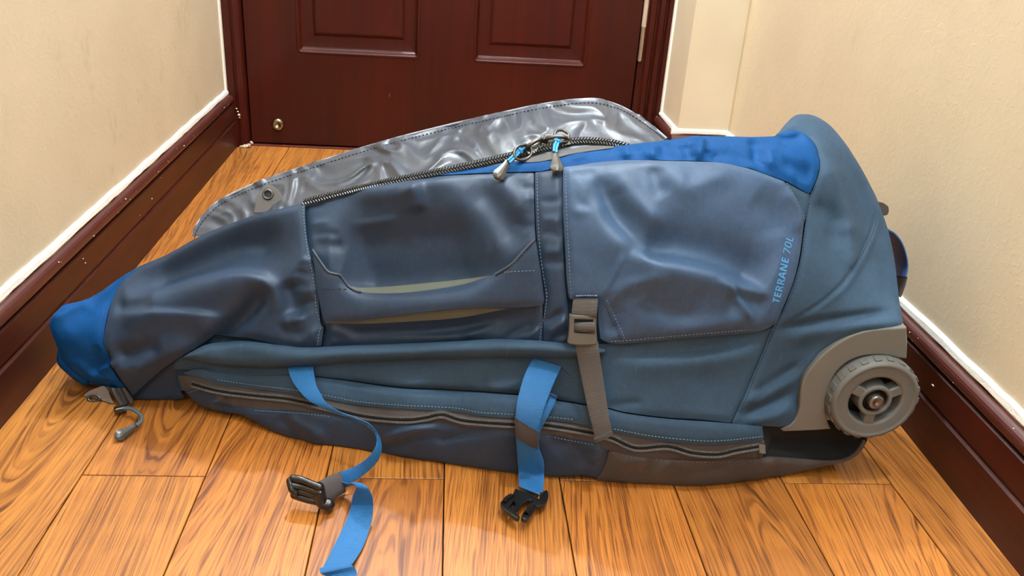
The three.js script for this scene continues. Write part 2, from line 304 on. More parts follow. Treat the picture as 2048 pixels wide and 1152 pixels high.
{
  const [x, y, z, cd] = WALL_LAMP, g = new THREE.Group(); g.name = 'wall_lamp'; g.position.set(x, y - 0.05, ZD + 0.02); scene.add(g);
  g.userData = { label: 'small round lamp on the wall above the wooden door', category: 'wall lamp' };
  const plate = new THREE.CylinderGeometry(0.045, 0.05, 0.02, 32); plate.rotateX(Math.PI / 2); plate.translate(0, 0.05, 0.01); put(g, 'lamp_base', plate, whitePaint);
  const arm = new THREE.CylinderGeometry(0.008, 0.008, 0.05, 12); arm.rotateX(Math.PI / 2); arm.translate(0, 0.085, 0.035); put(g, 'lamp_arm', arm, whitePaint);
  const bulb = new THREE.SphereGeometry(0.024, 24, 16); bulb.translate(0, 0.05, z - ZD - 0.02); put(g, 'bulb', bulb, new THREE.MeshStandardMaterial({ color: 0xffffff, emissive: LIGHT_COLOR, emissiveIntensity: 6 }));
  const p = new THREE.PointLight(LIGHT_COLOR, cd, 0, 2); p.position.set(0, 0.05, z - ZD - 0.02); p.castShadow = true; p.shadow.radius = 1.2; p.shadow.mapSize.set(2048, 2048); p.shadow.bias = -0.0005; g.add(p);
}
// ------------------------------------------------------------------ the travel bag: a cloth surface measured from its seams
const TILT = 30 * Math.PI / 180, BO = V3(0.05, 0.12, -0.70), BU = V3(1, 0, 0), BV = V3(0, Math.cos(TILT), -Math.sin(TILT)), BN = V3(0, Math.sin(TILT), Math.cos(TILT));
const P3 = (u, v, d) => BO.clone().addScaledVector(BU, u).addScaledVector(BV, v).addScaledVector(BN, d);
const UVD = q => { const p = q.clone().sub(BO); return [p.dot(BU), p.dot(BV), p.dot(BN)]; };
const nums = s => s.trim().split(/\s+/).map(t => t.split(',').map(Number));
function spline2(a, smooth = 4) {              // open Catmull-Rom through 2-d points
  if (a.length < 3) return a;
  const o = [];
  for (let i = 0; i < a.length - 1; i++) {
    const p0 = a[Math.max(0, i - 1)], p1 = a[i], p2 = a[i + 1], p3 = a[Math.min(a.length - 1, i + 2)];
    for (let k = 0; k < smooth; k++) { const t = k / smooth; o.push([0, 1].map(c => 0.5 * (2 * p1[c] + (p2[c] - p0[c]) * t + (2 * p0[c] - 5 * p1[c] + 4 * p2[c] - p3[c]) * t * t + (3 * p1[c] - p0[c] - 3 * p2[c] + p3[c]) * t * t * t))); }
  }
  o.push(a[a.length - 1]); return o;
}
function trace(s) {                            // closed outline; a star marks a corner, the rest is smoothed
  const t = s.trim().split(/\s+/), pts = t.map(x => x.replace('*', '').split(',').map(Number)), cor = t.map(x => x.endsWith('*'));
  let first = cor.indexOf(true); if (first < 0) first = 0;
  const n = pts.length, out = []; let run = [pts[first]];
  for (let k = 1; k <= n; k++) { const i = (first + k) % n; run.push(pts[i]); if (cor[i] || k === n) { const sp = spline2(run); sp.pop(); out.push(...sp); run = [pts[i]]; } }
  return out;
}
// thin-plate surface through measured points: 'px,py,z' rows (depth of that point of the bag)
function thinPlate(rows, smooth = 2e-4) {
  const c = rows.map(([px, py, z]) => UVD(onZ(px, py, -z))), n = c.length, m = n + 3;
  const phi = r2 => r2 > 1e-12 ? 0.5 * r2 * Math.log(r2) : 0, A = [];
  for (let i = 0; i < m; i++) A.push(new Float64Array(m + 1));
  for (let i = 0; i < n; i++) {
    for (let j = 0; j < n; j++) A[i][j] = phi((c[i][0] - c[j][0]) ** 2 + (c[i][1] - c[j][1]) ** 2);
    A[i][i] += smooth;
    [1, c[i][0], c[i][1]].forEach((v, k) => { A[i][n + k] = v; A[n + k][i] = v; });
    A[i][m] = c[i][2];
  }
  for (let i = 0; i < m; i++) {
    let p = i; for (let r = i + 1; r < m; r++) if (Math.abs(A[r][i]) > Math.abs(A[p][i])) p = r;
    [A[i], A[p]] = [A[p], A[i]];
    for (let r = 0; r < m; r++) if (r !== i) { const f = A[r][i] / A[i][i]; if (f) for (let k = i; k <= m; k++) A[r][k] -= f * A[i][k]; }
  }
  const w = A.map((r, i) => r[m] / r[i]);
  return (u, v) => { let s = w[n] + w[n + 1] * u + w[n + 2] * v; for (let i = 0; i < n; i++) s += w[i] * phi((c[i][0] - u) ** 2 + (c[i][1] - v) ** 2); return s; };
}
function onSurf(F, px, py, off = 0) {
  let q, d = F(0, 0) + off, u, v, e;
  for (let k = 0; k < 9; k++) { q = meet(px, py, BN, BN.dot(BO) + d); [u, v] = UVD(q); e = F(u, v) + off; d = k < 4 ? e : 0.5 * (d + e); }
  return { u, v, d, q: P3(u, v, d) };
}
const baseD = thinPlate(nums(`
 600,880,.700 700,902,.690 785,916,.680 885,928,.667 985,938,.655 1085,952,.648 1200,958,.642 1330,970,.637 1450,968,.640 1530,955,.650
 367,782,.757 392,803,.748 455,823,.738 505,838,.722 440,792,.735 620,822,.694 800,848,.666 1000,858,.645 1200,885,.630 1400,905,.626 1525,898,.636
 345,735,.750 500,748,.736 700,770,.704 900,780,.677 1100,790,.655 1300,790,.639 1450,790,.638 1540,830,.646
 450,700,.744 640,705,.714 900,695,.683 1150,695,.656 1300,690,.644 1480,680,.645 1600,700,.662
 240,650,.768 400,600,.754 640,600,.726 850,600,.697 1080,590,.672 1250,570,.653 1400,560,.648 1550,550,.660 1680,560,.674 1780,590,.694
 300,560,.785 480,470,.776 640,470,.748 850,460,.715 1080,440,.692 1250,430,.674 1400,430,.672 1550,440,.685 1660,430,.715 1740,430,.752
 612,402,.775 750,368,.755 900,348,.737 1075,341,.722 1125,334,.717 1300,320,.705 1440,322,.704 1560,358,.700 1620,386,.710
 700,380,.770 900,336,.753 1060,312,.748 1180,292,.748 1245,289,.748 1400,271,.749 1550,272,.756 1640,300,.746
 1570,250,.775 1605,227,.802 1660,248,.803 1712,315,.788 1755,395,.772 1788,500,.738 1806,646,.658 1800,610,.686
 1600,800,.658 1700,680,.653 1760,664,.653 100,645,.772 127,608,.795 180,600,.800 262,545,.806 330,507,.806 400,470,.799 500,432,.786
 112,705,.776 160,735,.769 205,690,.760 205,770,.772 262,790,.760 300,808,.762 215,720,.760 360,795,.760 300,700,.750 150,660,.774`));

// folds: traced ridges (+) and valleys (-): height mm, half-widths mm to the left / right of the direction of travel
function makeFold(path, h, wl, wr = wl) {
  const uv = spline2(nums(path).map(([x, y]) => { const s = onSurf(baseD, x, y); return [s.u, s.v]; }), 4);
  const len = [0]; for (let i = 1; i < uv.length; i++) len.push(len[i - 1] + Math.hypot(uv[i][0] - uv[i - 1][0], uv[i][1] - uv[i - 1][1]));
  const L = len[len.length - 1], W = Math.max(wl, wr) * 2.6e-3;
  const us = uv.map(p => p[0]), vs = uv.map(p => p[1]);
  return { uv, len, L, h: h * 1.25 / 1000, wl: wl / 1000, wr: wr / 1000, b: [Math.min(...us) - W, Math.max(...us) + W, Math.min(...vs) - W, Math.max(...vs) + W] };
}
function foldAt(f, u, v) {
  if (u < f.b[0] || u > f.b[1] || v < f.b[2] || v > f.b[3]) return 0;
  let best = 1e9, side = 1, s = 0;
  for (let i = 0; i + 1 < f.uv.length; i++) {
    const [ax, ay] = f.uv[i], [bx, by] = f.uv[i + 1], dx = bx - ax, dy = by - ay, l2 = dx * dx + dy * dy;
    const t = clamp(((u - ax) * dx + (v - ay) * dy) / l2, 0, 1), ex = u - ax - t * dx, ey = v - ay - t * dy, d = ex * ex + ey * ey;
    if (d < best) { best = d; side = dx * (v - ay) - dy * (u - ax); s = (f.len[i] + t * Math.sqrt(l2)) / f.L; }
  }
  const w = side > 0 ? f.wl : f.wr, e = Math.min(1, Math.sin(Math.PI * clamp(s, 0, 1)) * 1.6);
  return f.h * Math.exp(-best / (w * w)) * e;
}
const FOLDS = [
  // big top-left panel: dark hollow, puffed cone, crease
  ['255,590 330,556 400,524 480,494 550,496 600,520', -19, 24, 20],
  ['245,612 330,584 420,563 500,556 548,580 566,630', 11, 7, 20],
  ['226,630 320,627 400,630 455,640', 7, 3.2, 18],
  ['230,615 270,612 310,604', -4, 8],
  ['425,690 470,650 520,600 545,572', -10, 12, 9], ['405,668 440,648 480,610 510,580', 4, 9, 7],
  ['575,560 585,600 596,640', -7, 13, 9], ['566,655 585,632 612,650', 4, 5, 8], ['560,668 590,662 615,690', -2, 6], ['585,690 615,676 636,655', 2.5, 5],
  ['400,690 330,712 270,735', 5, 8, 14], ['225,708 270,705 330,692', -7, 9], ['240,750 270,735 300,750', 4, 7],
  ['285,542 400,486 500,442 600,412', 6, 9, 16],
  ['600,520 615,523 628,520', 1.6, 3], ['590,545 612,549 630,548', -2, 3], ['585,580 612,585 634,580', 2, 4], ['596,610 615,605 634,606', -2, 3],
  // blue tip
  ['103,642 130,625 160,610 190,598', 5, 3, 8], ['130,690 190,640 210,600', 3, 12], ['196,690 190,725 185,750', -4, 6, 4], ['200,742 220,730 232,722', 4, 4], ['196,735 215,722 226,712', -4, 4], ['150,720 190,752 240,760', 3, 6],
  // middle panel hollow above the handle
  ['660,500 780,490 880,480 985,505', -17, 26, 34], ['680,545 760,566 850,562 930,552 1010,520', -13, 22, 12],
  ['818,370 830,392 836,425', 6, 7, 10], ['690,388 760,384 840,372 930,362', 4, 7, 10], ['720,400 780,390 850,378', 3, 12], ['700,445 740,442 800,434', 2.2, 2.5, 7],
  ['940,370 975,395 1010,440 1050,490', -6, 12, 12], ['985,360 1020,390 1050,430', 3, 8],
  ['618,420 634,414 650,410', -1.6, 2.6], ['620,452 640,446 660,445', 1.5, 3], ['622,470 650,466 680,470', -1.6, 3], ['626,492 660,490 690,492', -2.4, 5],
  ['1040,372 1055,376 1068,370', -1.5, 3], ['1045,400 1058,398 1070,402', 1.5, 3], ['1030,440 1050,452 1068,448', -1.5, 3],
  ['660,660 740,668 860,662 1000,640 1080,624', -7, 8, 10], ['700,676 800,674 900,672 1000,660', 3, 4], ['920,676 960,660 1010,640', 3, 4], ['1000,680 1040,660 1080,640', -3, 4], ['650,655 690,668 715,688', 3, 4], ['1050,682 1065,668 1080,655', 2, 3],
  // strip between the two vertical seams: gathers
  ['1080,398 1100,404 1122,396', -1.6, 3], ['1080,446 1100,440 1120,452', 1.6, 4], ['1078,470 1100,466 1124,478', -1.6, 3], ['1082,500 1105,504 1126,498', 1.4, 4], ['1086,530 1105,524 1128,530', -1.6, 4], ['1090,648 1110,632 1130,622', -3, 4], ['1095,668 1115,650 1135,640', 3, 4], ['1100,684 1118,672 1138,668', -2, 3],
  // pocket flap
  ['1205,350 1220,400 1240,440 1280,485 1350,512', -10, 15, 10], ['1290,488 1380,506 1460,530 1535,570', -13, 22, 14], ['1230,520 1300,534 1400,548 1480,580 1540,620', 6, 8, 20],
  ['1222,345 1250,390 1290,430 1330,445', 4, 8, 8], ['1300,335 1312,370 1330,395', -3, 8], ['1330,340 1370,380 1420,360 1470,350', 3, 10],
  ['1180,520 1260,480 1310,525 1400,545 1480,575', 5, 16, 12], ['1200,598 1222,555 1240,510', 2.5, 2.6], ['1212,602 1260,570 1330,560', 3, 6],
  ['1425,562 1458,588 1500,645', 4, 3], ['1448,588 1485,598 1535,608', -7, 5, 12], ['1290,590 1330,625 1400,630', -4, 10], ['1350,660 1420,655 1500,640', 3, 8],
  ['1560,380 1585,420 1592,470', 3, 8], ['1140,345 1165,352 1190,345', -1.5, 4], ['1140,430 1160,426 1180,430', 1.2, 4], ['1232,610 1215,640 1230,670', -3, 8],
  ['1150,420 1180,400 1200,360', -2, 8], ['1500,400 1530,430 1540,480', -3, 14],
  // blue strip gathers and dimples
  ['1246,292 1250,305 1252,318', 4, 4], ['1398,272 1395,295 1390,320', 7, 5, 6], ['1386,320 1375,303 1368,290', -4, 6], ['1412,300 1420,310 1440,318', -3, 5], ['1500,276 1514,300 1508,332', -6, 8, 6], ['1525,290 1535,315 1530,335', 5, 8], ['1420,320 1460,310 1500,328', -4, 7], ['1330,283 1330,300 1328,318', -5, 7], ['1300,288 1302,300 1298,318', 4, 6], ['1555,276 1585,275 1606,271', -4, 3, 6], ['1560,322 1600,338 1628,345', -4, 7], ['1140,312 1155,316 1172,308', 2, 3], ['1100,322 1110,330 1120,322', -2, 4], ['1588,352 1608,356 1624,352', -2, 6],
  // bottom corner panel
  ['1640,310 1655,350 1690,440 1720,490', 5, 12, 12], ['1620,404 1640,414 1665,440 1680,500', -5, 9, 12], ['1675,440 1700,500 1700,540', 4, 10],
  ['1752,412 1745,450 1730,490 1700,545 1655,595 1600,632 1556,652', -1.6, 2.2], ['1758,420 1752,455 1738,495 1708,550 1662,600 1606,638', 0.9, 3, 9],
  ['1548,660 1620,646 1700,634 1790,622', -5, 4, 7], ['1560,672 1640,660 1720,648 1800,642', 3, 8],
  ['1480,812 1530,780 1590,745 1640,705', 4, 5, 9], ['1470,835 1540,808 1590,780', -4, 6], ['1500,795 1560,760 1615,722', -5, 6], ['1490,842 1550,830 1590,812', 3, 6],
  ['1662,265 1700,320 1740,400 1768,470', 2.5, 7],
  // lower side
  ['1215,700 1320,705 1440,690 1540,668', -7, 14, 8], ['1230,716 1340,722 1450,712 1530,690', 3, 12],
  ['640,757 700,764 797,777 885,781 1035,791 1115,802 1180,812', -4, 2.2, 3.5], ['780,790 840,765 900,745', 2, 7], ['880,775 960,745 1000,735', 2, 7], ['1215,812 1250,808 1290,806', -2, 4], ['980,785 1030,765 1060,745', 2, 6],
  ['380,745 420,738 470,748', -2, 5],
  // lower pocket
  ['420,812 440,800 445,790', 3, 5], ['455,820 450,800 460,790', -3, 4], ['570,835 600,850 655,880', 4, 6, 14], ['560,830 585,860 620,885', -3, 6], ['760,880 830,858 880,858', 5, 4, 9], ['750,905 830,878 890,868', -4, 6], ['870,885 930,868 980,862', -3, 4], ['1095,880 1130,885 1160,905 1170,940', -4, 6, 10], ['1190,890 1195,910 1190,930', 3, 5], ['1100,870 1130,872 1150,880', 3, 5],
  ['1300,960 1330,930 1350,915', 2.5, 6], ['1380,955 1440,930 1500,925', -3, 8], ['1230,930 1270,920 1300,925', 3, 8], ['1500,962 1530,935 1540,915', 3, 8],
  ['860,840 885,834 930,846', 2, 4],
].map(a => makeFold(...a));
function clothD(u, v) { let s = baseD(u, v) + 0.00045 * noise(u * 38, v * 38, 5) + 0.0002 * noise(u * 110, v * 110, 6); for (const f of FOLDS) s += foldAt(f, u, v); return s; }

// a sewn piece of cloth: the traced outline cut out of a field, edges sunk into the seams or standing proud with a thickness
const bag = new THREE.Group(); bag.name = 'travel_bag'; bag.position.set(0.05, 0, -0.78); scene.add(bag);
bag.userData = { label: 'dark blue wheeled travel backpack lying on its side across the wooden floor', category: 'bag' };
const toBag = g => { g.translate(-0.05, 0, 0.78); return g; };
const part = (name, geo, mat, parent = bag, label) => { const m = put(parent, name, toBag(geo), mat); if (label) m.userData.label = label; return m; };
function clothGeo(outline, o = {}) {
  const { F = clothD, off = 0, edge = 0.0022, edgeW = 0.0035, bulge = 0, bulgeW = 0.01, thick = 0, step = 0.0022, lift = null } = o;
  const B = o.field || F, poly = (typeof outline === 'string' ? trace(outline) : outline).map(([x, y]) => { const s = onSurf(o.over || baseD, x, y, off + (o.over ? 0 : 0)); return [s.u, s.v]; });
  const n = poly.length, us = poly.map(p => p[0]), vs = poly.map(p => p[1]);
  const u0 = Math.min(...us) - step, v0 = Math.min(...vs) - step, nu = Math.ceil((Math.max(...us) - u0) / step) + 2, nv = Math.ceil((Math.max(...vs) - v0) / step) + 2;
  const sd = new Float32Array(nu * nv);
  const dist = (u, v) => {
    let best = 1e9, inside = false;
    for (let i = 0, j = n - 1; i < n; j = i++) {
      const ax = poly[j][0], ay = poly[j][1], bx = poly[i][0], by = poly[i][1], dx = bx - ax, dy = by - ay, t = clamp(((u - ax) * dx + (v - ay) * dy) / (dx * dx + dy * dy + 1e-18), 0, 1);
      const ex = u - ax - t * dx, ey = v - ay - t * dy, d = ex * ex + ey * ey; if (d < best) best = d;
      if ((by > v) !== (ay > v) && u < (ax - bx) * (v - by) / (ay - by) + bx) inside = !inside;
    }
    return (inside ? 1 : -1) * Math.sqrt(best);
  };
  for (let j = 0; j < nv; j++) for (let i = 0; i < nu; i++) sd[j * nu + i] = dist(u0 + i * step, v0 + j * step);
  const pos = [], uv = [], idx = [], key = new Map();
  const surf = (u, v, s) => {
    let d = F(u, v) + off - edge * Math.exp(-((s / edgeW) ** 2));
    if (bulge) { const k = clamp(s / bulgeW, 0, 1); d += bulge * (Math.sqrt(1 - (1 - k) * (1 - k)) - (o.bulgeZero ? 0 : 1)); }
    if (lift) d += lift(u, v, s);
    return d;
  };
  const vert = (k, u, v, s) => { if (!key.has(k)) { const q = P3(u, v, surf(u, v, s)); if (q.y < 0.0015) q.y = 0.0015; key.set(k, pos.length / 3); pos.push(q.x, q.y, q.z); uv.push(u, v); } return key.get(k); };
  const node = (i, j) => vert(j * nu + i, u0 + i * step, v0 + j * step, sd[j * nu + i]);
  const cut = (i, j, k, l) => {
    const a = j * nu + i, b = l * nu + k, t = sd[a] / (sd[a] - sd[b]);
    return vert(a < b ? `${a}_${b}` : `${b}_${a}`, u0 + mix(i, k, t) * step, v0 + mix(j, l, t) * step, 0);
  };
  const rim = [];
  const tri = c => {
    const inn = c.map(([i, j]) => sd[j * nu + i] > 0), m = inn.filter(Boolean).length; if (!m) return;
    if (m === 3) { idx.push(...c.map(p => node(...p))); return; }
    const r = m === 1 ? inn.indexOf(true) : inn.indexOf(false), [a, b, d] = [c[r], c[(r + 1) % 3], c[(r + 2) % 3]];
    const ab = cut(...a, ...b), ad = cut(...a, ...d);
    if (m === 1) { idx.push(node(...a), ab, ad); rim.push([ab, ad]); } else { const B2 = node(...b), D2 = node(...d); idx.push(ab, B2, D2, ab, D2, ad); rim.push([ad, ab]); }
  };
  for (let j = 0; j < nv - 1; j++) for (let i = 0; i < nu - 1; i++) { tri([[i, j], [i + 1, j], [i + 1, j + 1]]); tri([[i, j], [i + 1, j + 1], [i, j + 1]]); }
  const g = new THREE.BufferGeometry(); g.setAttribute('position', new THREE.Float32BufferAttribute(pos, 3)); g.setAttribute('uv', new THREE.Float32BufferAttribute(uv, 2)); g.setIndex(idx); g.computeVertexNormals();
  g.userData = { surf: (u, v) => surf(u, v, Math.max(0, dist(u, v))), poly };
  if (!thick) return g;
  const sp = [], su = [], at = k => V3(pos[3 * k], pos[3 * k + 1], pos[3 * k + 2]);   // hem: the edge turned back
  for (const [a, b] of rim) {
    const p = at(a), q = at(b), p2 = p.clone().addScaledVector(BN, -thick), q2 = q.clone().addScaledVector(BN, -thick);
    if (p2.y < 0.001) p2.y = 0.001; if (q2.y < 0.001) q2.y = 0.001;
    for (const w of [p, p2, q2, p, q2, q]) { sp.push(w.x, w.y, w.z); su.push(w.x, w.y); }
  }
  const h = new THREE.BufferGeometry(); h.setAttribute('position', new THREE.Float32BufferAttribute(sp, 3)); h.setAttribute('uv', new THREE.Float32BufferAttribute(su, 2)); h.computeVertexNormals();
  const m = mergeGeometries([g.toNonIndexed(), h]); m.userData = g.userData; return m;
}
function cloth(name, outline, mat, o = {}, parent = bag, label) { const g = clothGeo(outline, o), s = g.userData; g.userData = {}; const m = part(name, g, mat, parent, label); m.surf = s.surf; return m; }

// ------------------------------------------------------------------ cloth materials
const weaveBump = texture(256, 256, (i, j) => { const a = Math.sin(i / 256 * Math.PI * 2 * 32), b = Math.sin(j / 256 * Math.PI * 2 * 32); return 128 + 60 * Math.sign(a * b) * Math.abs(a * b) ** 0.5 + 25 * tnoise(i / 8, j / 8, 32, 32, 3); });
const ripBump = texture(512, 512, (i, j) => { const r = k => Math.exp(-(((k % 32) - 16) ** 2) / 5), a = Math.sin(i / 512 * Math.PI * 2 * 64), b = Math.sin(j / 512 * Math.PI * 2 * 64); return 90 + 90 * Math.max(r(i), r(j)) + 30 * a * b; });
const softBump = texture(512, 512, (i, j) => { const x = i / 512, y = j / 512; let s = 0, a = 60; for (let k = 3; k < 48; k *= 2) { s += a * tnoise(x * k, y * k, k, k, k); a *= 0.62; } return 128 + s; });
function clothMap(r, g, b, seed, amt = 1) {     // dye with worn lighter flecks and faint mottling
  return texture(512, 512, (i, j) => { const x = i / 512, y = j / 512; let k = 1 + amt * (0.035 * tnoise(x * 12, y * 12, 12, 12, seed) + 0.03 * tnoise(x * 60, y * 60, 60, 60, seed + 1) + 0.05 * tnoise(i / 2, j / 2, 256, 256, seed + 2)); const w = sstep(0.86, 1, tnoise(x * 90, y * 30, 90, 30, seed + 3)) * 10 * amt; return [r * k + w, g * k + w, b * k + w]; }, true);
}
const nylon = new THREE.MeshPhysicalMaterial({ map: rep(clothMap(42, 58, 79, 1), 4, 4), bumpMap: rep(softBump, 9, 9), bumpScale: 0.0005, roughness: 0.5, specularIntensity: 0.6, side: THREE.DoubleSide });
const nylonFlap = new THREE.MeshPhysicalMaterial({ map: rep(clothMap(57, 79, 107, 21), 4, 4), bumpMap: rep(softBump, 8, 8), bumpScale: 0.0005, roughness: 0.5, specularIntensity: 0.6, side: THREE.DoubleSide });
const teal = new THREE.MeshPhysicalMaterial({ map: rep(clothMap(53, 74, 94, 5), 4, 4), bumpMap: rep(weaveBump, 40, 40), bumpScale: 0.00007, roughness: 0.75, specularIntensity: 0.4, side: THREE.DoubleSide });
const ripstop = new THREE.MeshPhysicalMaterial({ map: rep(clothMap(4, 64, 118, 9, 0.8), 4, 4), bumpMap: rep(ripBump, 16, 16), bumpScale: 0.00016, roughness: 0.68, specularIntensity: 0.3, side: THREE.DoubleSide });
const darkCloth = new THREE.MeshStandardMaterial({ color: R1(30, 36, 46), roughness: 0.85, side: THREE.DoubleSide });
const blackCloth = new THREE.MeshStandardMaterial({ color: R1(8, 8, 9), roughness: 0.95, side: THREE.DoubleSide });
const lining = new THREE.MeshPhysicalMaterial({ map: rep(clothMap(57, 62, 72, 13), 4, 4), roughness: 0.42, clearcoat: 0.12, clearcoatRoughness: 0.3, bumpMap: rep(softBump, 14, 14), bumpScale: 0.0009, side: THREE.DoubleSide });
const greyTape = new THREE.MeshStandardMaterial({ map: rep(clothMap(70, 65, 64, 17), 6, 6), bumpMap: rep(weaveBump, 60, 60), bumpScale: 0.0001, roughness: 0.8, side: THREE.DoubleSide });
const greyNylon = new THREE.MeshStandardMaterial({ map: rep(clothMap(66, 62, 61, 18), 6, 6), bumpMap: rep(softBump, 10, 10), bumpScale: 0.0004, roughness: 0.6, side: THREE.DoubleSide });
const keeperCloth = new THREE.MeshStandardMaterial({ color: R1(62, 55, 54), roughness: 0.8, bumpMap: rep(weaveBump, 60, 60), bumpScale: 0.0001, side: THREE.DoubleSide });
const olive = new THREE.MeshStandardMaterial({ color: R1(96, 99, 88), roughness: 0.8, side: THREE.DoubleSide });
const gunmetal = new THREE.MeshPhysicalMaterial({ color: R1(92, 88, 84), metalness: 0.9, roughness: 0.36 });
const pullRubber = new THREE.MeshPhysicalMaterial({ flatShading: true, color: R1(60, 57, 53), roughness: 0.4, clearcoat: 0.3, clearcoatRoughness: 0.3 });
const cordBlue = new THREE.MeshStandardMaterial({ color: R1(58, 150, 205), roughness: 0.6 });
const blackPlastic = new THREE.MeshPhysicalMaterial({ color: R1(22, 21, 20), roughness: 0.32, clearcoat: 0.25, clearcoatRoughness: 0.3 });
const taupePlastic = new THREE.MeshPhysicalMaterial({ color: R1(84, 78, 70), roughness: 0.42 });
const greyPlastic = new THREE.MeshPhysicalMaterial({ color: R1(104, 103, 97), roughness: 0.48, bumpMap: rep(softBump, 30, 30), bumpScale: 0.00005 });
const tyreRubber = new THREE.MeshPhysicalMaterial({ color: R1(98, 98, 94), roughness: 0.6 });
const threadLight = new THREE.MeshStandardMaterial({ color: R1(100, 121, 147), roughness: 0.8 });
const threadDark = new THREE.MeshStandardMaterial({ color: R1(26, 36, 52), roughness: 0.8 });
const threadTeal = new THREE.MeshStandardMaterial({ color: R1(112, 140, 156), roughness: 0.8 });
const threadGrey = new THREE.MeshStandardMaterial({ color: R1(104, 98, 93), roughness: 0.8 });
function webbing(r, g, b) {                      // ribbed narrow webbing, 24 mm tile
  const rib = (i, j) => 0.5 + 0.5 * Math.sin(j / 256 * Math.PI * 2 * 20 + 0.5 * Math.sin(i / 256 * Math.PI * 2 * 20));
  return new THREE.MeshPhysicalMaterial({
    map: rep(texture(256, 256, (i, j) => { const k = 0.78 + 0.3 * rib(i, j) + 0.05 * tnoise(i / 3, j / 3, 85, 85, 4); return [r * k, g * k, b * k]; }, true), 1 / 0.024, 1 / 0.024),
    bumpMap: rep(texture(256, 256, (i, j) => 60 + 150 * rib(i, j) + 25 * Math.sin(i / 256 * Math.PI * 2 * 20)), 1 / 0.024, 1 / 0.024), bumpScale: 0.0004, roughness: 0.6, sheen: 0.3, sheenRoughness: 0.4, sheenColor: R1(r, g, b), side: THREE.DoubleSide });
}
const blueWeb = webbing(30, 108, 170), navyWeb = webbing(24, 66, 104), greyWeb = webbing(82, 78, 75);

// ------------------------------------------------------------------ body
const HULL = trace('104,650* 128,615* 167,606* 230,562* 277,532* 330,509* 395,473* 440,454* 500,434* 560,419* 612,404* 700,383* 780,362* 850,350* 920,342* 980,333* 1060,316* 1120,306* 1180,297* 1245,291* 1330,281* 1405,273* 1500,274* 1553,272* 1575,246* 1605,230* 1630,233* 1660,251* 1710,317* 1752,396* 1782,490* 1792,600* 1790,640* 1705,655* 1632,705* 1597,770* 1590,838* 1562,852* 1524,850* 1524,912* 1530,953* 1450,967* 1360,967* 1260,965* 1192,952* 1085,949* 985,936* 885,926* 785,915* 710,902* 635,891* 560,867* 505,837* 455,822* 417,814* 392,802* 367,780* 300,806* 240,803* 205,773* 172,767* 136,728* 116,700*');
{
  const front = clothGeo(HULL, { off: -0.010, edge: 0, step: 0.004 });
  // close the body: sides run back from the outline to the hidden rear face
  const ring = front.userData.poly.map(([u, v]) => { const q = P3(u, v, front.userData.surf(u, v)); q.y = Math.max(q.y, 0.003); return q; });
  const fine = []; ring.forEach((p, i) => { const q = ring[(i + 1) % ring.length], n = Math.max(1, Math.round(p.distanceTo(q) / 0.006)); for (let k = 0; k < n; k++) { const r = p.clone().lerp(q, k / n), s = UVD(r), t = P3(s[0], s[1], clothD(s[0], s[1]) - 0.010); t.y = Math.max(t.y, 0.003); fine.push(t); } });
  const pos = [], uv = [], idx = [], N = fine.length, K = 7;
  for (let k = 0; k <= K; k++) for (const p of fine) {
    const t = k / K, dep = mix(0.12, 0.20, sstep(-0.36, 0.0, p.x)) * t;
    const y = p.y < 0.05 ? mix(p.y, 0.003, sstep(0, 0.3, t)) : p.y - 0.8 * dep - 0.02 * t * t * t;
    const sh = 1 - 0.06 * t * t;
    pos.push((p.x - 0.05) * sh + 0.05, Math.max(0.003, y), p.z - dep); uv.push(p.x, p.y + t);
  }
  for (let k = 0; k < K; k++) for (let i = 0; i < N; i++) { const a = k * N + i, b = k * N + (i + 1) % N; idx.push(a, a + N, b + N, a, b + N, b); }
  const c = V3(); for (let i = 0; i < N; i++) c.add(V3(...pos.slice(3 * (K * N + i), 3 * (K * N + i) + 3)).divideScalar(N));
  const ci = pos.length / 3; pos.push(c.x, c.y, c.z); uv.push(0, 0);
  for (let i = 0; i < N; i++) idx.push(K * N + i, ci, K * N + (i + 1) % N);
  const back = new THREE.BufferGeometry(); back.setAttribute('position', new THREE.Float32BufferAttribute(pos, 3)); back.setAttribute('uv', new THREE.Float32BufferAttribute(uv, 2)); back.setIndex(idx); back.computeVertexNormals();
  front.userData = {};
  part('main_body', mergeGeometries([front.toNonIndexed(), back.toNonIndexed()]), teal);
}
const tip = cloth('top_pocket', '97,647 105,630 125,609* 167,600 200,583 230,561 262,540 278,530* 258,549 241,565 222,605 210,650 204,687* 214,703 220,730 236,758 251,773* 230,776 205,771 175,761* 155,748 130,726 112,691 101,665', ripstop, { off: 0.002 });
cloth('pocket_hem', '111,699* 118,705 131,727 155,749 174,762* 170,774* 145,761 120,740 110,728 108,716', ripstop, { off: -0.002, bulge: 0.004, bulgeW: 0.008 }, tip);
cloth('lid_underside', '205,771* 230,777 250,773* 265,788 320,740 360,712* 352,735 352,768 369,796* 330,804 295,812 265,813 235,801 215,786', nylon, { off: -0.006 });
const lobe = cloth('side_panel', '277,530* 330,507 395,471 440,452 500,432 560,417 610,403* 609,430 612,470 622,520 632,560 636,600 640,645 647,653* 641,692* 600,694 560,690 520,681 490,675 455,672 428,668* 405,686 355,718 320,741 280,776 263,792* 250,772 240,760 226,738 219,722 216,703* 205,688 211,650 222,605 241,565', nylon, { off: 0.006, edge: 0.003, edgeW: 0.004, thick: 0.008 });
const pocket = cloth('side_panel', '613,402* 660,392 740,371 820,357 900,348 980,344 1068,342* 1069,400 1071,460 1076,520 1084,570 1086,620 1085,690* 1000,683 900,686 800,690 720,693 650,695* 652,655 643,645 638,600 634,560 624,520 614,470 611,430', nylon, { off: 0.001, edge: 0.0028 });
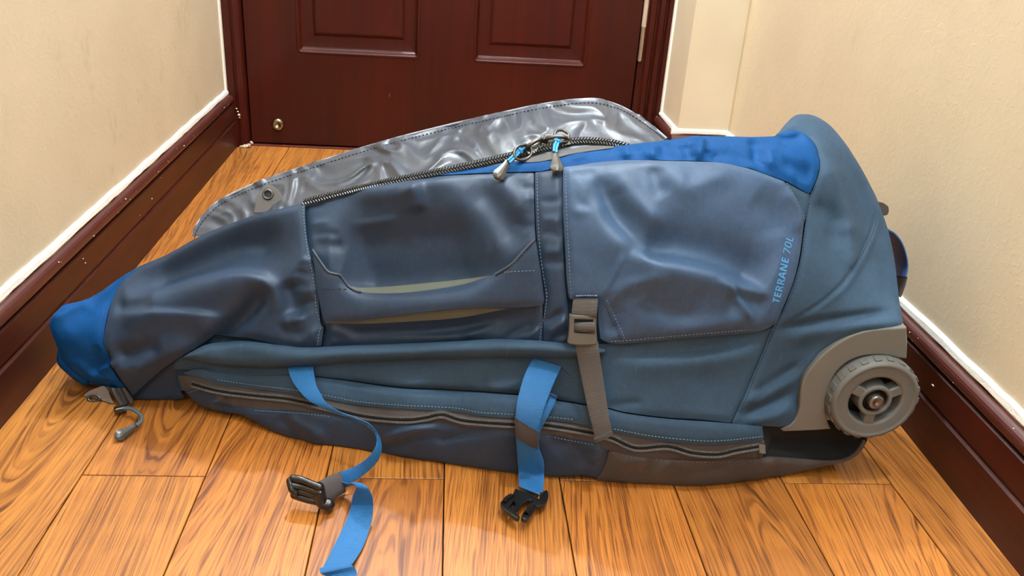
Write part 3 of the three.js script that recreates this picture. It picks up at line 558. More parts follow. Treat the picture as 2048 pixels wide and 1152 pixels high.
const strip = cloth('side_panel', '1070,343* 1100,340 1124,335* 1126,400 1127,480 1131,560 1136,610 1141,691* 1115,690 1087,691* 1088,640 1090,600 1086,560 1079,520 1074,470 1071,400', nylon, { off: 0.002, edge: 0.0028, edgeW: 0.003 });
cloth('handle_lining', '700,574 715,575 760,574 810,570 910,560 980,551* 1040,548 1075,580* 1060,606 1010,618 922,635 835,642 735,647 650,646* 660,600', olive, { off: 0.0045, edge: 0.001, over: clothD });
const sleeve = cloth('grab_handle', '625,497* 638,517 655,540 667,545 680,548 688,558 697,570 710,578 735,586 800,587 860,581 922,571 970,556 997,545 1022,527 1047,500 1071,476* 1077,520 1084,565 1088,600 1085,611* 1035,616 950,617 872,622 810,630 760,636 700,643 648,642* 638,600 632,555', nylon, { off: 0.0085, edge: 0.0015, thick: 0.006, over: clothD, lift: (u, v, s) => 0.009 * Math.exp(-(((u + 0.055) / 0.085) ** 2)) });
cloth('gusset', '1566,357* 1592,372 1622,388* 1615,420 1610,446* 1601,415 1588,385', teal, { off: 0.001 });
const lower = cloth('side_panel', '345,738* 362,712 410,695 480,700 600,708 800,705 1000,698 1140,690* 1200,688 1290,683 1400,673 1480,666 1535,660 1550,646* 1540,668 1528,700 1510,742 1490,790 1463,846* 1400,839 1335,835 1255,825 1215,815 1170,808 1115,799 1035,788 885,779 797,774 697,760 627,752* 560,762 480,765 420,760 390,742', teal, { off: 0.0, edge: 0.002 });
const flap = cloth('pocket_flap', '1127,333* 1160,329 1200,323 1260,319 1330,320 1400,322 1450,325 1500,336 1540,350 1570,361* 1587,383 1602,413 1610,444* 1606,480 1600,520 1590,560 1578,592 1566,620 1556,645* 1535,658 1510,664 1460,669 1400,674 1340,679 1290,684 1240,687 1218,685 1202,677* 1198,640 1196,601* 1165,599 1141,597* 1136,570 1132,500 1128,420', nylonFlap, { off: 0.007, edge: 0.0025, edgeW: 0.003, thick: 0.011, over: clothD });
const corner = cloth('bottom_panel', '1552,273* 1565,256 1575,244 1590,231 1605,227 1630,230 1660,248 1690,282 1712,315 1735,355 1755,395 1775,450 1786,490 1794,540 1801,600 1807,640 1812,657* 1790,657 1755,660 1710,670 1662,698 1628,732 1609,770 1601,815 1584,846 1562,854* 1525,852 1500,850 1464,847* 1491,790 1511,742 1529,700 1541,668 1552,647* 1568,620 1580,592 1592,560 1602,520 1608,480 1612,444 1618,405 1623,388* 1633,365 1640,330 1637,300 1629,284 1612,267 1590,260 1572,263', teal, { off: 0.001, edge: 0.002 });
const blue = cloth('front_panel', '690,384* 740,372 780,362 850,353 920,347 980,344 1060,342 1085,341 1105,336 1125,334* 1180,326 1260,319 1330,319 1400,321 1450,324 1500,335 1540,349 1575,362 1621,387* 1632,362 1639,330 1636,300 1628,284 1612,267 1590,259 1570,262 1553,272* 1500,273 1450,272 1405,271 1380,273 1330,280 1280,286 1245,290 1190,296 1140,304 1120,312 1095,317 1060,320 1020,323 980,332 920,340 850,347 780,359 730,371', ripstop, { off: 0.002, edge: 0.002 }, bag, 'bright blue ripstop strip along the top');
const roll = cloth('folded_panel', '356,717* 372,706 410,687 480,681 560,690 617,694 700,690 760,688 830,685 900,682 970,678 1000,677 1060,679 1100,682 1140,686 1180,691 1216,698* 1217,709* 1180,716 1130,718 1060,716 935,718 810,721 685,727 625,732 560,735 505,737 455,735 405,728', teal, { off: 0.017, edge: 0.0, bulge: 0.015, bulgeW: 0.010, thick: 0.014, over: baseD });
const band = cloth('zipper_cover', '358,748* 395,738 430,745 500,752 580,752 627,754 697,763 797,777 885,781 1035,791 1115,802 1170,811 1215,818 1255,828 1335,838 1422,844 1472,848 1526,853* 1529,880* 1472,887 1410,890 1310,880 1225,863 1150,846 1085,840 1027,836 960,832 910,823 810,818 722,811 642,796 580,786 505,777 430,767 408,757 385,752', teal, { off: 0.003, edge: 0.0018, thick: 0.004 });
const tape = cloth('zipper_tape', '354,751* 385,752 408,757 430,766 505,776 580,785 642,795 722,810 810,817 910,822 960,831 1027,835 1085,839 1150,845 1225,862 1310,879 1410,889 1472,886 1529,879* 1531,896 1525,918* 1472,920 1385,922 1285,915 1217,901 1192,886 1155,880 1080,868 1022,862 935,855 885,846 810,846 740,842 660,828 592,821 505,817 445,807 417,790 365,781*', greyTape, { off: 0.0, edge: 0.001, lift: () => 0 });
const lowPocket = cloth('lower_pocket', '366,781* 395,774 417,773 432,790 445,806 505,816 592,820 660,827 740,841 810,845 885,845 935,854 1022,861 1080,867 1155,879 1192,885 1217,900* 1215,915 1207,937 1193,957* 1172,951 1135,952 1085,956 1030,947 985,941 885,931 785,920 710,907 635,896 592,878 542,861 505,841 480,828 455,826 417,818 392,806', nylon, { off: 0.001, edge: 0.002 });
const lowGrey = cloth('lower_pocket', '1218,900* 1285,914 1385,921 1472,919 1522,917 1542,914* 1600,918 1660,922 1692,918 1710,908 1722,894 1729,880* 1734,882 1729,897 1715,913* 1690,925 1650,933 1600,944 1535,958 1487,965 1450,971 1360,972 1260,970 1210,965 1194,958* 1208,937 1216,915', greyNylon, { off: 0.002, edge: 0.002, thick: 0.004, over: null });
{
  cloth('strap_compartment', '1520,846* 1570,850* 1660,840* 1736,862* 1734,884* 1716,908* 1690,921* 1600,921* 1522,920*', blackCloth, { off: -0.004, edge: 0, step: 0.003, thick: 0.03, lift: (u, v, q) => -0.025 * sstep(0, 0.03, q) });
}

// ------------------------------------------------------------------ helpers for hardware, webbing and thread
const bySurf = (px, py, off = 0, F = clothD) => onSurf(F, px, py, off).q;
function tube(pts, r, closed = false, seg = 0, rad = 8) { const c = new THREE.CatmullRomCurve3(pts, closed, 'centripetal'); return new THREE.TubeGeometry(c, seg || pts.length * 6, r, rad, closed); }
function clean(g) { const o = new THREE.BufferGeometry(), n = g.index ? g.toNonIndexed() : g; for (const k of ['position', 'normal', 'uv']) if (n.attributes[k]) o.setAttribute(k, n.attributes[k]); return o; }
const join = gs => mergeGeometries(gs.map(clean));
function basis(o, x, y, z) { return new THREE.Matrix4().makeBasis(x, y, z).setPosition(o); }
// thread: short raised stitches along a traced seam
function stitch(name, path, mat, o = {}, parent = bag) {
  const { F = clothD, off = 0.0006, len = 0.0018, gap = 0.0014, w = 0.0007, raw = false } = o;
  const pts = spline2(nums(path), 6).map(([x, y]) => bySurf(x, y, off, F)), gs = [];
  const L = [0]; for (let i = 1; i < pts.length; i++) L.push(L[i - 1] + pts[i].distanceTo(pts[i - 1]));
  const at = s => { let i = 1; while (i < L.length - 1 && L[i] < s) i++; return pts[i - 1].clone().lerp(pts[i], clamp((s - L[i - 1]) / (L[i] - L[i - 1] + 1e-12), 0, 1)); };
  for (let s = 0; s + len < L[L.length - 1]; s += len + gap) {
    const a = at(s), b = at(s + len), t = b.clone().sub(a), l = t.length(); if (l < 1e-6) continue; t.divideScalar(l);
    const y = BN.clone().addScaledVector(t, -BN.dot(t)).normalize(), x = V3().crossVectors(y, t);
    const g = new THREE.CylinderGeometry(w * 0.62, w * 0.62, l, 6, 1); g.rotateX(Math.PI / 2); g.scale(1, 0.8, 1); g.applyMatrix4(basis(a.add(b).multiplyScalar(0.5), x, y, t)); gs.push(g);
  }
  const m = part(name, join(gs), mat, parent); m.userData.kind = 'stuff'; return m;
}
// webbing: stations are left edge, right edge (traced) and how far off the cloth (d), at what height (y) or at what depth (z) each stands
function station(row) {
  const [lx, ly, rx, ry, how, a, b = a] = row, one = (x, y, v) => how === 'd' ? bySurf(x, y, v, baseD) : how === 'y' ? onY(x, y, v) : onZ(x, y, -v);
  return [one(lx, ly, a), one(rx, ry, b)];
}
function ribbonGeo(rows, thick = 0.0014, seg = 10) {
  const st = rows.map(station), cl = new THREE.CatmullRomCurve3(st.map(s => s[0]), false, 'centripetal'), cr = new THREE.CatmullRomCurve3(st.map(s => s[1]), false, 'centripetal');
  const n = (rows.length - 1) * seg, pos = [], uv = [], idx = [], W = 4; let run = 0, prev = null;
  const ring = [];
  for (let k = 0; k <= n; k++) {
    const t = k / n, L = cl.getPoint(t), R = cr.getPoint(t), e = 1e-3, L2 = cl.getPoint(Math.min(1, t + e)), R2 = cr.getPoint(Math.min(1, t + e)), L1 = cl.getPoint(Math.max(0, t - e)), R1b = cr.getPoint(Math.max(0, t - e));
    const mid = L.clone().add(R).multiplyScalar(0.5), tan = L2.add(R2).sub(L1).sub(R1b).normalize(), ac = R.clone().sub(L), w = ac.length();
    const nor = V3().crossVectors(ac, tan).normalize(); if (nor.dot(fwd) > 0 && !prev) nor.negate(); if (prev && nor.dot(prev) < 0) nor.negate(); 
    if (ring.length) run += mid.distanceTo(ring[ring.length - 1].mid);
    ring.push({ L, ac, nor, mid, run, w }); prev = nor;
  }
  const sec = []; for (let i = 0; i <= W; i++) sec.push([i / W, 0.5]); for (let i = W; i >= 0; i--) sec.push([i / W, -0.5]);
  const M = sec.length;
  ring.forEach(r => { for (const [s, h] of sec) { const q = r.L.clone().addScaledVector(r.ac, s).addScaledVector(r.nor, h * thick * (s === 0 || s === 1 ? 0.55 : 1)); pos.push(q.x, q.y, q.z); uv.push(s * r.w, r.run); } });
  for (let k = 0; k < n; k++) for (let i = 0; i < M; i++) { const a = k * M + i, b = k * M + (i + 1) % M; idx.push(a, b, b + M, a, b + M, a + M); }
  for (const k of [0, n]) for (let i = 1; i < M - 1; i++) idx.push(k * M, k * M + i, k * M + i + 1);
  const g = new THREE.BufferGeometry(); g.setAttribute('position', new THREE.Float32BufferAttribute(pos, 3)); g.setAttribute('uv', new THREE.Float32BufferAttribute(uv, 2)); g.setIndex(idx);
  g.computeVertexNormals(); return g;
}
const ribbon = (name, rows, mat, parent = bag, thick, label) => part(name, ribbonGeo(nums2(rows), thick), mat, parent, label);
function nums2(s) { return s.trim().split('|').map(r => { const t = r.trim().split(/\s+/); return [...t[0].split(',').map(Number), ...t[1].split(',').map(Number), t[2], ...t.slice(3).map(Number)]; }); }
// moulded plates: an outline traced on a plane, extruded with rounded edges
function plateGeo(outline, holes, plane, thick, bevel = 0.0008) {
  const { o, x, y, n } = plane, flat = s => trace(s).map(([px, py]) => { const q = meet(px, py, n, n.dot(o)).sub(o); return new THREE.Vector2(q.dot(x), q.dot(y)); });
  const sh = new THREE.Shape(flat(outline)); for (const h of holes) sh.holes.push(new THREE.Path(flat(h)));
  const g = new THREE.ExtrudeGeometry(sh, { depth: thick - 2 * bevel, bevelEnabled: true, bevelSize: bevel, bevelThickness: bevel, bevelOffset: -bevel, bevelSegments: 3, curveSegments: 8 });
  g.translate(0, 0, bevel - thick); g.applyMatrix4(basis(o, x, y, n)); return g;
}
const planeAt = (o, n) => { const y = V3(0, 1, 0).addScaledVector(n, -n.y).normalize(); return { o, n, y, x: V3().crossVectors(y, n) }; };
const floorPlane = (h, tx = 0, tz = 0, o = V3(0, h, -0.6)) => { const n = V3(tx, 1, tz).normalize(), x = V3(1, 0, 0).addScaledVector(n, -n.x).normalize(); return { o, n, x, y: V3().crossVectors(n, x) }; };

// ------------------------------------------------------------------ stitching
const flapS = flap.surf, lobeS = lobe.surf;
stitch('stitching', '1131,345 1133,420 1137,500 1141,570 1144,593', threadLight, { F: flapS, len: 0.0017, gap: 0.0015, w: 0.0006 }, flap);
stitch('stitching', '1222,683 1245,682 1292,678 1342,673 1402,668 1460,663 1505,659', threadLight, { F: flapS, len: 0.0017, gap: 0.0015, w: 0.0006 }, flap);
stitch('stitching', '1573,366 1588,390 1602,420 1608,440', threadLight, { F: flapS, len: 0.0017, gap: 0.0015, w: 0.0006 }, flap);
for (const dx of [0, 8]) stitch('stitching', `${1205 + dx},600 ${1222 + dx},635 ${1236 + dx},665 ${1242 + dx},681`, dx ? threadLight : threadDark, { F: flapS, len: 0.0017, gap: 0.0015, w: 0.0006 }, flap);
for (const dy of [0, 2.5, 5]) stitch('stitching', `1152,${592 + dy} 1175,${591.5 + dy} 1198,${592 + dy}`, dy === 2.5 ? threadDark : threadLight, { F: flapS, len: 0.0018, gap: 0.0006, w: 0.0012 }, flap);
stitch('stitching', '1074,346 1075,400 1077,460 1082,520 1090,570 1093,600 1090,625 1082,660 1079,685', threadLight, { F: strip.surf, len: 0.0017, gap: 0.0015, w: 0.0006 }, strip);
stitch('stitching', '1087,556 1091,575 1094,590 1092,605', threadLight, { F: strip.surf, len: 0.0017, gap: 0.0015, w: 0.0006 }, strip);
stitch('stitching', '606,412 608,440 611,470 616,505 624,545 630,580', threadTeal, { F: lobeS, len: 0.0017, gap: 0.0015, w: 0.0006 }, lobe);
stitch('stitching', '630,590 633,620 640,645', threadTeal, { F: lobeS, len: 0.0017, gap: 0.0015, w: 0.0006 }, lobe);
stitch('stitching', '641,655 637,672 635,690', threadTeal, { F: lobeS, len: 0.0017, gap: 0.0015, w: 0.0006 }, lobe);
stitch('stitching', '1066,484 1045,508 1022,534 1008,545', threadLight, { F: sleeve.surf, len: 0.0017, gap: 0.0015, w: 0.0006 }, sleeve);
stitch('stitching', '1008,545 1030,543 1072,541', threadLight, { F: sleeve.surf, len: 0.0017, gap: 0.0015, w: 0.0006 }, sleeve);
stitch('stitching', '645,578 670,578 698,578', threadDark, { F: sleeve.surf, len: 0.003, gap: 0.002, w: 0.0007 }, sleeve);
stitch('stitching', '1632,372 1620,400 1613,440 1609,480 1603,520 1593,560 1582,592 1568,622 1552,652 1540,680 1528,708 1512,748 1498,782 1478,830', threadDark, { F: corner.surf, len: 0.0017, gap: 0.0015, w: 0.0006, off: 0.0003 }, corner);
stitch('stitching', '435,760 505,770 580,779 642,789 722,804 810,811 910,816 960,825 1027,829 1085,833 1148,839', threadTeal, { F: band.surf, len: 0.0017, gap: 0.0015, w: 0.0006 }, band);
stitch('stitching', '1228,858 1310,873 1410,882 1472,879 1524,873', threadTeal, { F: band.surf, len: 0.0017, gap: 0.0015, w: 0.0006 }, band);
stitch('stitching', '378,785 398,779 415,778', threadTeal, { F: lowPocket.surf, len: 0.0017, gap: 0.0015, w: 0.0006 }, lowPocket);
stitch('stitching', '510,821 592,826 660,833', threadTeal, { F: lowPocket.surf, len: 0.0017, gap: 0.0015, w: 0.0006 }, lowPocket);
stitch('stitching', '1095,872 1155,884 1190,890', threadTeal, { F: lowPocket.surf, len: 0.0017, gap: 0.0015, w: 0.0006 }, lowPocket);
stitch('stitching', '1225,905 1285,918 1385,925 1472,923 1518,921', threadGrey, { F: lowGrey.surf, len: 0.002, gap: 0.0022, w: 0.0006 }, lowGrey);
stitch('stitching', '1123,735 1138,748 1148,762', threadDark, { len: 0.0017, gap: 0.0015, w: 0.0006 }, lower);

for (const p of ['625,499 638,519 655,542 667,547 680,550 688,560 697,572 710,580 722,584', '990,549 1022,529 1047,502 1070,479']) {
  const pts = spline2(nums(p), 5).map(([x, y]) => bySurf(x, y, 0.0012, sleeve.surf));
  part('edge_binding', tube(pts, 0.0011, false, 90, 6), new THREE.MeshStandardMaterial({ color: R1(58, 66, 80), roughness: 0.6 }), sleeve);
}
stitch('stitching', '1757,422 1750,452 1738,482 1712,530 1680,570 1650,600 1610,627 1562,650', threadDark, { F: corner.surf, len: 0.003, gap: 0.0002, w: 0.0007, off: -0.0002 }, corner);
// printed lettering along the flap's seam
{
  const bold = await new FontLoader().loadAsync('fonts/droid/droid_sans_bold.typeface.json'), thin = await new FontLoader().loadAsync('fonts/droid/droid_sans_regular.typeface.json');
  const line = nums('1557,608 1564,582 1571,552 1577,522 1583,492 1587,476').map(([x, y]) => bySurf(x, y, 0, flapS));
  const crv = new THREE.CatmullRomCurve3(line, false, 'centripetal'), total = crv.getLength(), gs = [];
  const lay = (font, txt, s0, s1, size) => {
    const shapes = font.generateShapes(txt, 1), g = new THREE.ShapeGeometry(shapes, 6), b = (g.computeBoundingBox(), g.boundingBox), p = g.attributes.position;
    for (let i = 0; i < p.count; i++) {
      const s = mix(s0, s1, (p.getX(i) - b.min.x) / (b.max.x - b.min.x)), a = crv.getPointAt(clamp(s, 0, 1)), t = crv.getTangentAt(clamp(s, 0, 1)), up = V3().crossVectors(BN, t).normalize();
      const q = a.addScaledVector(up, size * (p.getY(i) - b.min.y) / (b.max.y - b.min.y)), [u, v] = UVD(q), w = P3(u, v, flapS(u, v) + 0.0004);
      p.setXYZ(i, w.x, w.y, w.z);
    }
    g.computeVertexNormals(); gs.push(g);
  };
  lay(bold, 'TERRANE', 0.0, 0.67, 0.0072); lay(thin, '70L', 0.735, 1, 0.0072);
  part('lettering', join(gs), new THREE.MeshStandardMaterial({ color: R1(70, 142, 200), roughness: 0.5, side: THREE.DoubleSide }), flap, 'light blue printed lettering reading TERRANE 70L');
}

// ------------------------------------------------------------------ grey weather flap folded back behind the zipper
const flapBase = thinPlate(nums(`390,474,.802 440,458,.802 500,437,.796 620,406,.786 750,374,.771 900,347,.761 1060,324,.757 1180,302,.757 1245,294,.758 1335,281,.766
 388,463,.806 398,440,.817 430,410,.832 500,372,.846 700,305,.860 900,250,.862 1060,213,.857 1175,198,.850 1240,212,.842 1290,243,.818 1330,274,.778
 560,392,.816 800,312,.806 1000,268,.804 1200,243,.802`), 1e-4);
const crumple = (u, v) => { const x = u * 34 + 0.9 * noise(u * 22, v * 22, 41), y = v * 40 + 0.9 * noise(u * 25, v * 25, 42); return 0.0072 * (0.5 - Math.abs(noise(x * 0.8 + y * 0.5, y - x * 0.3, 43))) + 0.0045 * (0.5 - Math.abs(noise(x * 2.1, y * 1.7 + x, 44))) + 0.0022 * noise(u * 14, v * 18, 45); };
const wFlap = cloth('weather_flap', '386,473* 388,460 396,444 412,424 440,400 500,371 560,349 620,329 700,303 800,274 900,249 980,231 1060,213 1120,203 1160,199 1190,199 1220,205 1250,217 1280,235 1310,257 1336,280* 1245,298 1180,308 1060,330 900,353 750,380 620,412 500,443 440,464', lining, { F: (u, v) => flapBase(u, v) + crumple(u, v), over: flapBase, edge: -0.0008, edgeW: 0.004, thick: 0.002, step: 0.0018 }, bag, 'grey crinkled lining side of the folded-back weather flap');
{
  const edge = '387,470 389,460 397,444 413,424 441,400 501,371 561,349 621,329 701,303 801,274 901,249 981,231 1061,213 1121,203 1160,199 1190,199 1220,205 1250,217 1280,235 1310,257 1334,278';
  const pts = spline2(nums(edge), 4).map(([x, y]) => bySurf(x, y, 0.0004, flapBase));
  part('edge_binding', new THREE.TubeGeometry(new THREE.CatmullRomCurve3(pts), 300, 0.0013, 6), new THREE.MeshStandardMaterial({ color: R1(140, 146, 158), roughness: 0.6 }), wFlap);
  stitch('stitching', edge.split(' ').map(t => { const [x, y] = t.split(',').map(Number); return `${x + 2},${y + 7}`; }).join(' '), threadDark, { F: wFlap.surf, len: 0.0022, gap: 0.0018, w: 0.0008, off: 0.0006 }, wFlap);
}
// riveted tab against the flap
{
  const pl = planeAt(bySurf(545, 405, 0.006, flapBase), V3(0.05, 0.45, 0.9).normalize());
  const tab = part('riveted_tab', plateGeo('508,426* 511,405 517,388 526,376 538,371 550,375 562,390 574,408 580,414* 545,424', [], pl, 0.0018, 0.0005), new THREE.MeshPhysicalMaterial({ color: R1(92, 88, 86), roughness: 0.5 }));
  const c = meet(536, 389, pl.n, pl.n.dot(pl.o)), ring = new THREE.TorusGeometry(0.0042, 0.0013, 10, 32); ring.applyMatrix4(basis(c.clone().addScaledVector(pl.n, 0.0006), pl.x, pl.y, pl.n)); part('eyelet', ring, gunmetal, tab);
  const hole = new THREE.CircleGeometry(0.0034, 24); hole.applyMatrix4(basis(c.addScaledVector(pl.n, 0.0004), pl.x, pl.y, pl.n)); part('eyelet_hole', hole, lining, tab);
}

// ------------------------------------------------------------------ main zipper
{
  const F0 = baseD, path = '606,405 622,401 700,381 760,367 840,351 900,339 960,326 1020,312 1050,304 1090,295 1118,289 1140,283 1160,281 1180,281 1215,284 1244,290 1262,296';
  const pts = spline2(nums(path), 6).map(([x, y]) => bySurf(x, y, x > 1220 ? 0.003 - 0.0002 * (x - 1220) : 0.003, F0)), crv = new THREE.CatmullRomCurve3(pts, false, 'centripetal'), L = crv.getLength();
  const z = new THREE.Group(); z.name = 'main_zipper'; bag.add(z);
  const UPN = V3(0, 0.75, 0.66).normalize(), frame = s => { const o = crv.getPointAt(s), t = crv.getTangentAt(s), b = V3().crossVectors(UPN, t).normalize(), n = V3().crossVectors(t, b); return { o, t, b, n }; };
  const tp = [], ti = []; const M = 160;
  for (let k = 0; k <= M; k++) { const { o, b, n } = frame(k / M); for (const e of [-0.0048, 0.0048]) { const q = o.clone().addScaledVector(b, e).addScaledVector(n, -0.0012); tp.push(q.x, q.y, q.z); } }
  for (let k = 0; k < M; k++) ti.push(2 * k, 2 * k + 1, 2 * k + 3, 2 * k, 2 * k + 3, 2 * k + 2);
  const tg = new THREE.BufferGeometry(); tg.setAttribute('position', new THREE.Float32BufferAttribute(tp, 3)); tg.setIndex(ti); tg.computeVertexNormals(); part('tape', tg, darkCloth, z);
  const gs = [], pit = 0.0027;
  for (let k = 0; k < L / pit; k++) for (const sd of [-1, 1]) {
    const f = frame(clamp((k + (sd > 0 ? 0.5 : 0)) * pit / L, 0, 1)), g = new THREE.CapsuleGeometry(0.00085, 0.0024, 3, 8); g.rotateZ(Math.PI / 2 - sd * 0.55);
    g.applyMatrix4(basis(f.o.addScaledVector(f.b, sd * 0.0019), f.b.clone().negate(), f.t, f.n)); gs.push(g);
  }
  part('zipper_teeth', join(gs), new THREE.MeshPhysicalMaterial({ color: R1(40, 39, 39), roughness: 0.22, clearcoat: 0.5, clearcoatRoughness: 0.2 }), z).userData.kind = 'stuff';
  cloth('tape_edge', '1030,322* 1060,314 1090,307 1130,300 1170,292 1210,291 1245,293* 1190,300 1140,308 1095,320 1060,324', greyNylon, { off: 0.003, edge: 0.001, F: baseD }, z);
  // two sliders with loops, cords and rubber pulls
  const slider = (a, b, loopAt, loopDir, cord, pa, pb) => {
    const s = new THREE.Group(); s.name = numbered('zipper_slider'); bag.add(s);
    const A = bySurf(...a, 0.006, F0), B = bySurf(...b, 0.006, F0), t = B.clone().sub(A), len = t.length(); t.normalize();
    const bb = V3().crossVectors(UPN, t).normalize(), n = V3().crossVectors(t, bb), o = A.clone().add(B).multiplyScalar(0.5), M4 = basis(o, t, bb, n);
    const body = new RoundedBoxGeometry(len, 0.0115, 0.0026, 3, 0.0011); body.translate(0, 0, -0.0012);
    const wing = new RoundedBoxGeometry(len * 0.5, 0.0150, 0.0026, 3, 0.0011); wing.translate(-len * 0.22, 0, -0.0012);
    const bridge = tube([V3(-len * 0.42, 0, 0), V3(-len * 0.3, 0, 0.0045), V3(0, 0, 0.0058), V3(len * 0.3, 0, 0.0045), V3(len * 0.42, 0, 0)], 0.0019, false, 24, 8);
    part('slider_body', join([body, wing, bridge].map(g => g.applyMatrix4(M4))), gunmetal, s);
    const C = bySurf(...loopAt, 0.009, F0), D = bySurf(...loopDir, 0.009, F0), ax = D.clone().sub(C), r = ax.length(); ax.normalize();
    const sd = V3().crossVectors(BN, ax).normalize(), ring = []; for (let k = 0; k < 16; k++) { const q = k / 16 * 2 * Math.PI; ring.push(C.clone().addScaledVector(ax, r * Math.cos(q)).addScaledVector(sd, 0.0068 * Math.sin(q)).addScaledVector(BN, 0.0012 * Math.cos(q))); }
    part('pull_ring', tube(ring, 0.0014, true, 64, 8), gunmetal, s);
    const cp = nums(cord).map(([x, y]) => bySurf(x, y, 0.0105, F0)), off = e => cp.map(q => q.clone().addScaledVector(sd, e));
    const knot = tube([cp[1].clone().addScaledVector(sd, -0.0032), cp[1].clone().addScaledVector(BN, 0.0018), cp[1].clone().addScaledVector(sd, 0.0032)], 0.0012, false, 12, 6);
    part('pull_cord', join([tube(off(-0.0012), 0.0012, false, 24, 6), tube(off(0.0012), 0.0012, false, 24, 6), knot]), cordBlue, s);
    teardrop('zipper_pull', bySurf(...pa, 0.009, F0), bySurf(...pb, 0.0085, clothD), 0.0054, s);
  };
  slider([1050, 300], [1088, 280], [1046, 305], [1030, 315], '1052,288 1040,300 1027,314 1017,324', [1017, 322], [993, 357]);
  slider([1086, 283], [1140, 279], [1124, 272], [1127, 262], '1116,270 1115,282 1111,294 1110,305', [1110, 304], [1114, 343]);
}
function teardrop(name, A, B, w, parent, mat = pullRubber) {
  const t = B.clone().sub(A), L = t.length(); t.normalize(); const x = V3().crossVectors(t, BN).normalize(), n = V3().crossVectors(x, t);
  const prof = [[0, 0.42], [0.05, 0.48], [0.3, 0.55], [0.55, 0.75], [0.75, 0.98], [0.86, 1], [0.94, 0.82], [1, 0.5]], pos = [], idx = [], S = 12;
  prof.forEach(([s, r]) => { for (let k = 0; k < S; k++) { const a = (k + 0.5) / S * 2 * Math.PI, c = Math.cos(a), q = Math.sin(a), f = 1 / Math.max(Math.abs(c) * 0.92, Math.abs(q), (Math.abs(c) + Math.abs(q)) * 0.74); const p = A.clone().addScaledVector(t, s * L).addScaledVector(x, c * f * w * r).addScaledVector(n, q * f * w * 0.5 * r); pos.push(p.x, p.y, p.z); } });
  for (let j = 0; j < prof.length - 1; j++) for (let k = 0; k < S; k++) { const a = j * S + k, b = j * S + (k + 1) % S; idx.push(a, b + S, b, a, a + S, b + S); }
  for (let k = 1; k < S - 1; k++) { idx.push(0, k, k + 1); const e = (prof.length - 1) * S; idx.push(e, e + k + 1, e + k); }
  const g = new THREE.BufferGeometry(); g.setAttribute('position', new THREE.Float32BufferAttribute(pos, 3)); g.setIndex(idx); g.computeVertexNormals(); return part(name, g, mat, parent);
}

// ------------------------------------------------------------------ long lower zipper
{
  const z = new THREE.Group(); z.name = 'compartment_zipper'; bag.add(z);
  const path = '385,768 437,782 505,791 580,799 660,817 735,834 810,840 850,836 885,830 930,842 1022,849 1085,850 1185,866 1225,877 1272,896 1335,893 1385,906 1435,909 1472,901 1518,893';
  const F = tape.surf, pts = spline2(nums(path), 8).map(([x, y]) => bySurf(x, y, 0.0012, F)), crv = new THREE.CatmullRomCurve3(pts, false, 'centripetal'), L = crv.getLength();
  const slit = []; for (let k = 0; k <= 300; k++) slit.push(crv.getPointAt(k / 300));
  part('slit', new THREE.TubeGeometry(new THREE.CatmullRomCurve3(slit), 400, 0.0007, 6), blackCloth, z);
  for (const sd of [-1, 1]) {
    const lip = slit.map((q, k) => { const t = crv.getTangentAt(k / 300), b = V3().crossVectors(BN, t).normalize(); return q.clone().addScaledVector(b, sd * 0.0026).addScaledVector(BN, -0.0006); });
    part('zipper_lip', new THREE.TubeGeometry(new THREE.CatmullRomCurve3(lip), 400, 0.0016, 8), greyTape, z);
  }
  const gs = [], pit = 0.0017;
  for (let k = 0; k < L / pit; k++) for (const sd of [-1, 1]) {
    const s = clamp(k * pit / L, 0, 1), o = crv.getPointAt(s), t = crv.getTangentAt(s), b = V3().crossVectors(BN, t).normalize(), n = V3().crossVectors(t, b);
    const g = new THREE.BoxGeometry(0.0015, 0.0007, 0.0007); g.applyMatrix4(basis(o.addScaledVector(b, sd * 0.0022).addScaledVector(n, 0.0009), b.clone().negate(), t, n)); gs.push(g);
  }
  part('zipper_teeth', join(gs), threadGrey, z).userData.kind = 'stuff';
  const st = planeAt(bySurf(1522, 896, 0.004, F), V3(0, 0.5, 0.87)), stop = plateGeo('1518,889* 1531,890* 1532,908* 1519,907*', [], st, 0.003, 0.0006); part('zipper_stop', stop, taupePlastic, z);
}

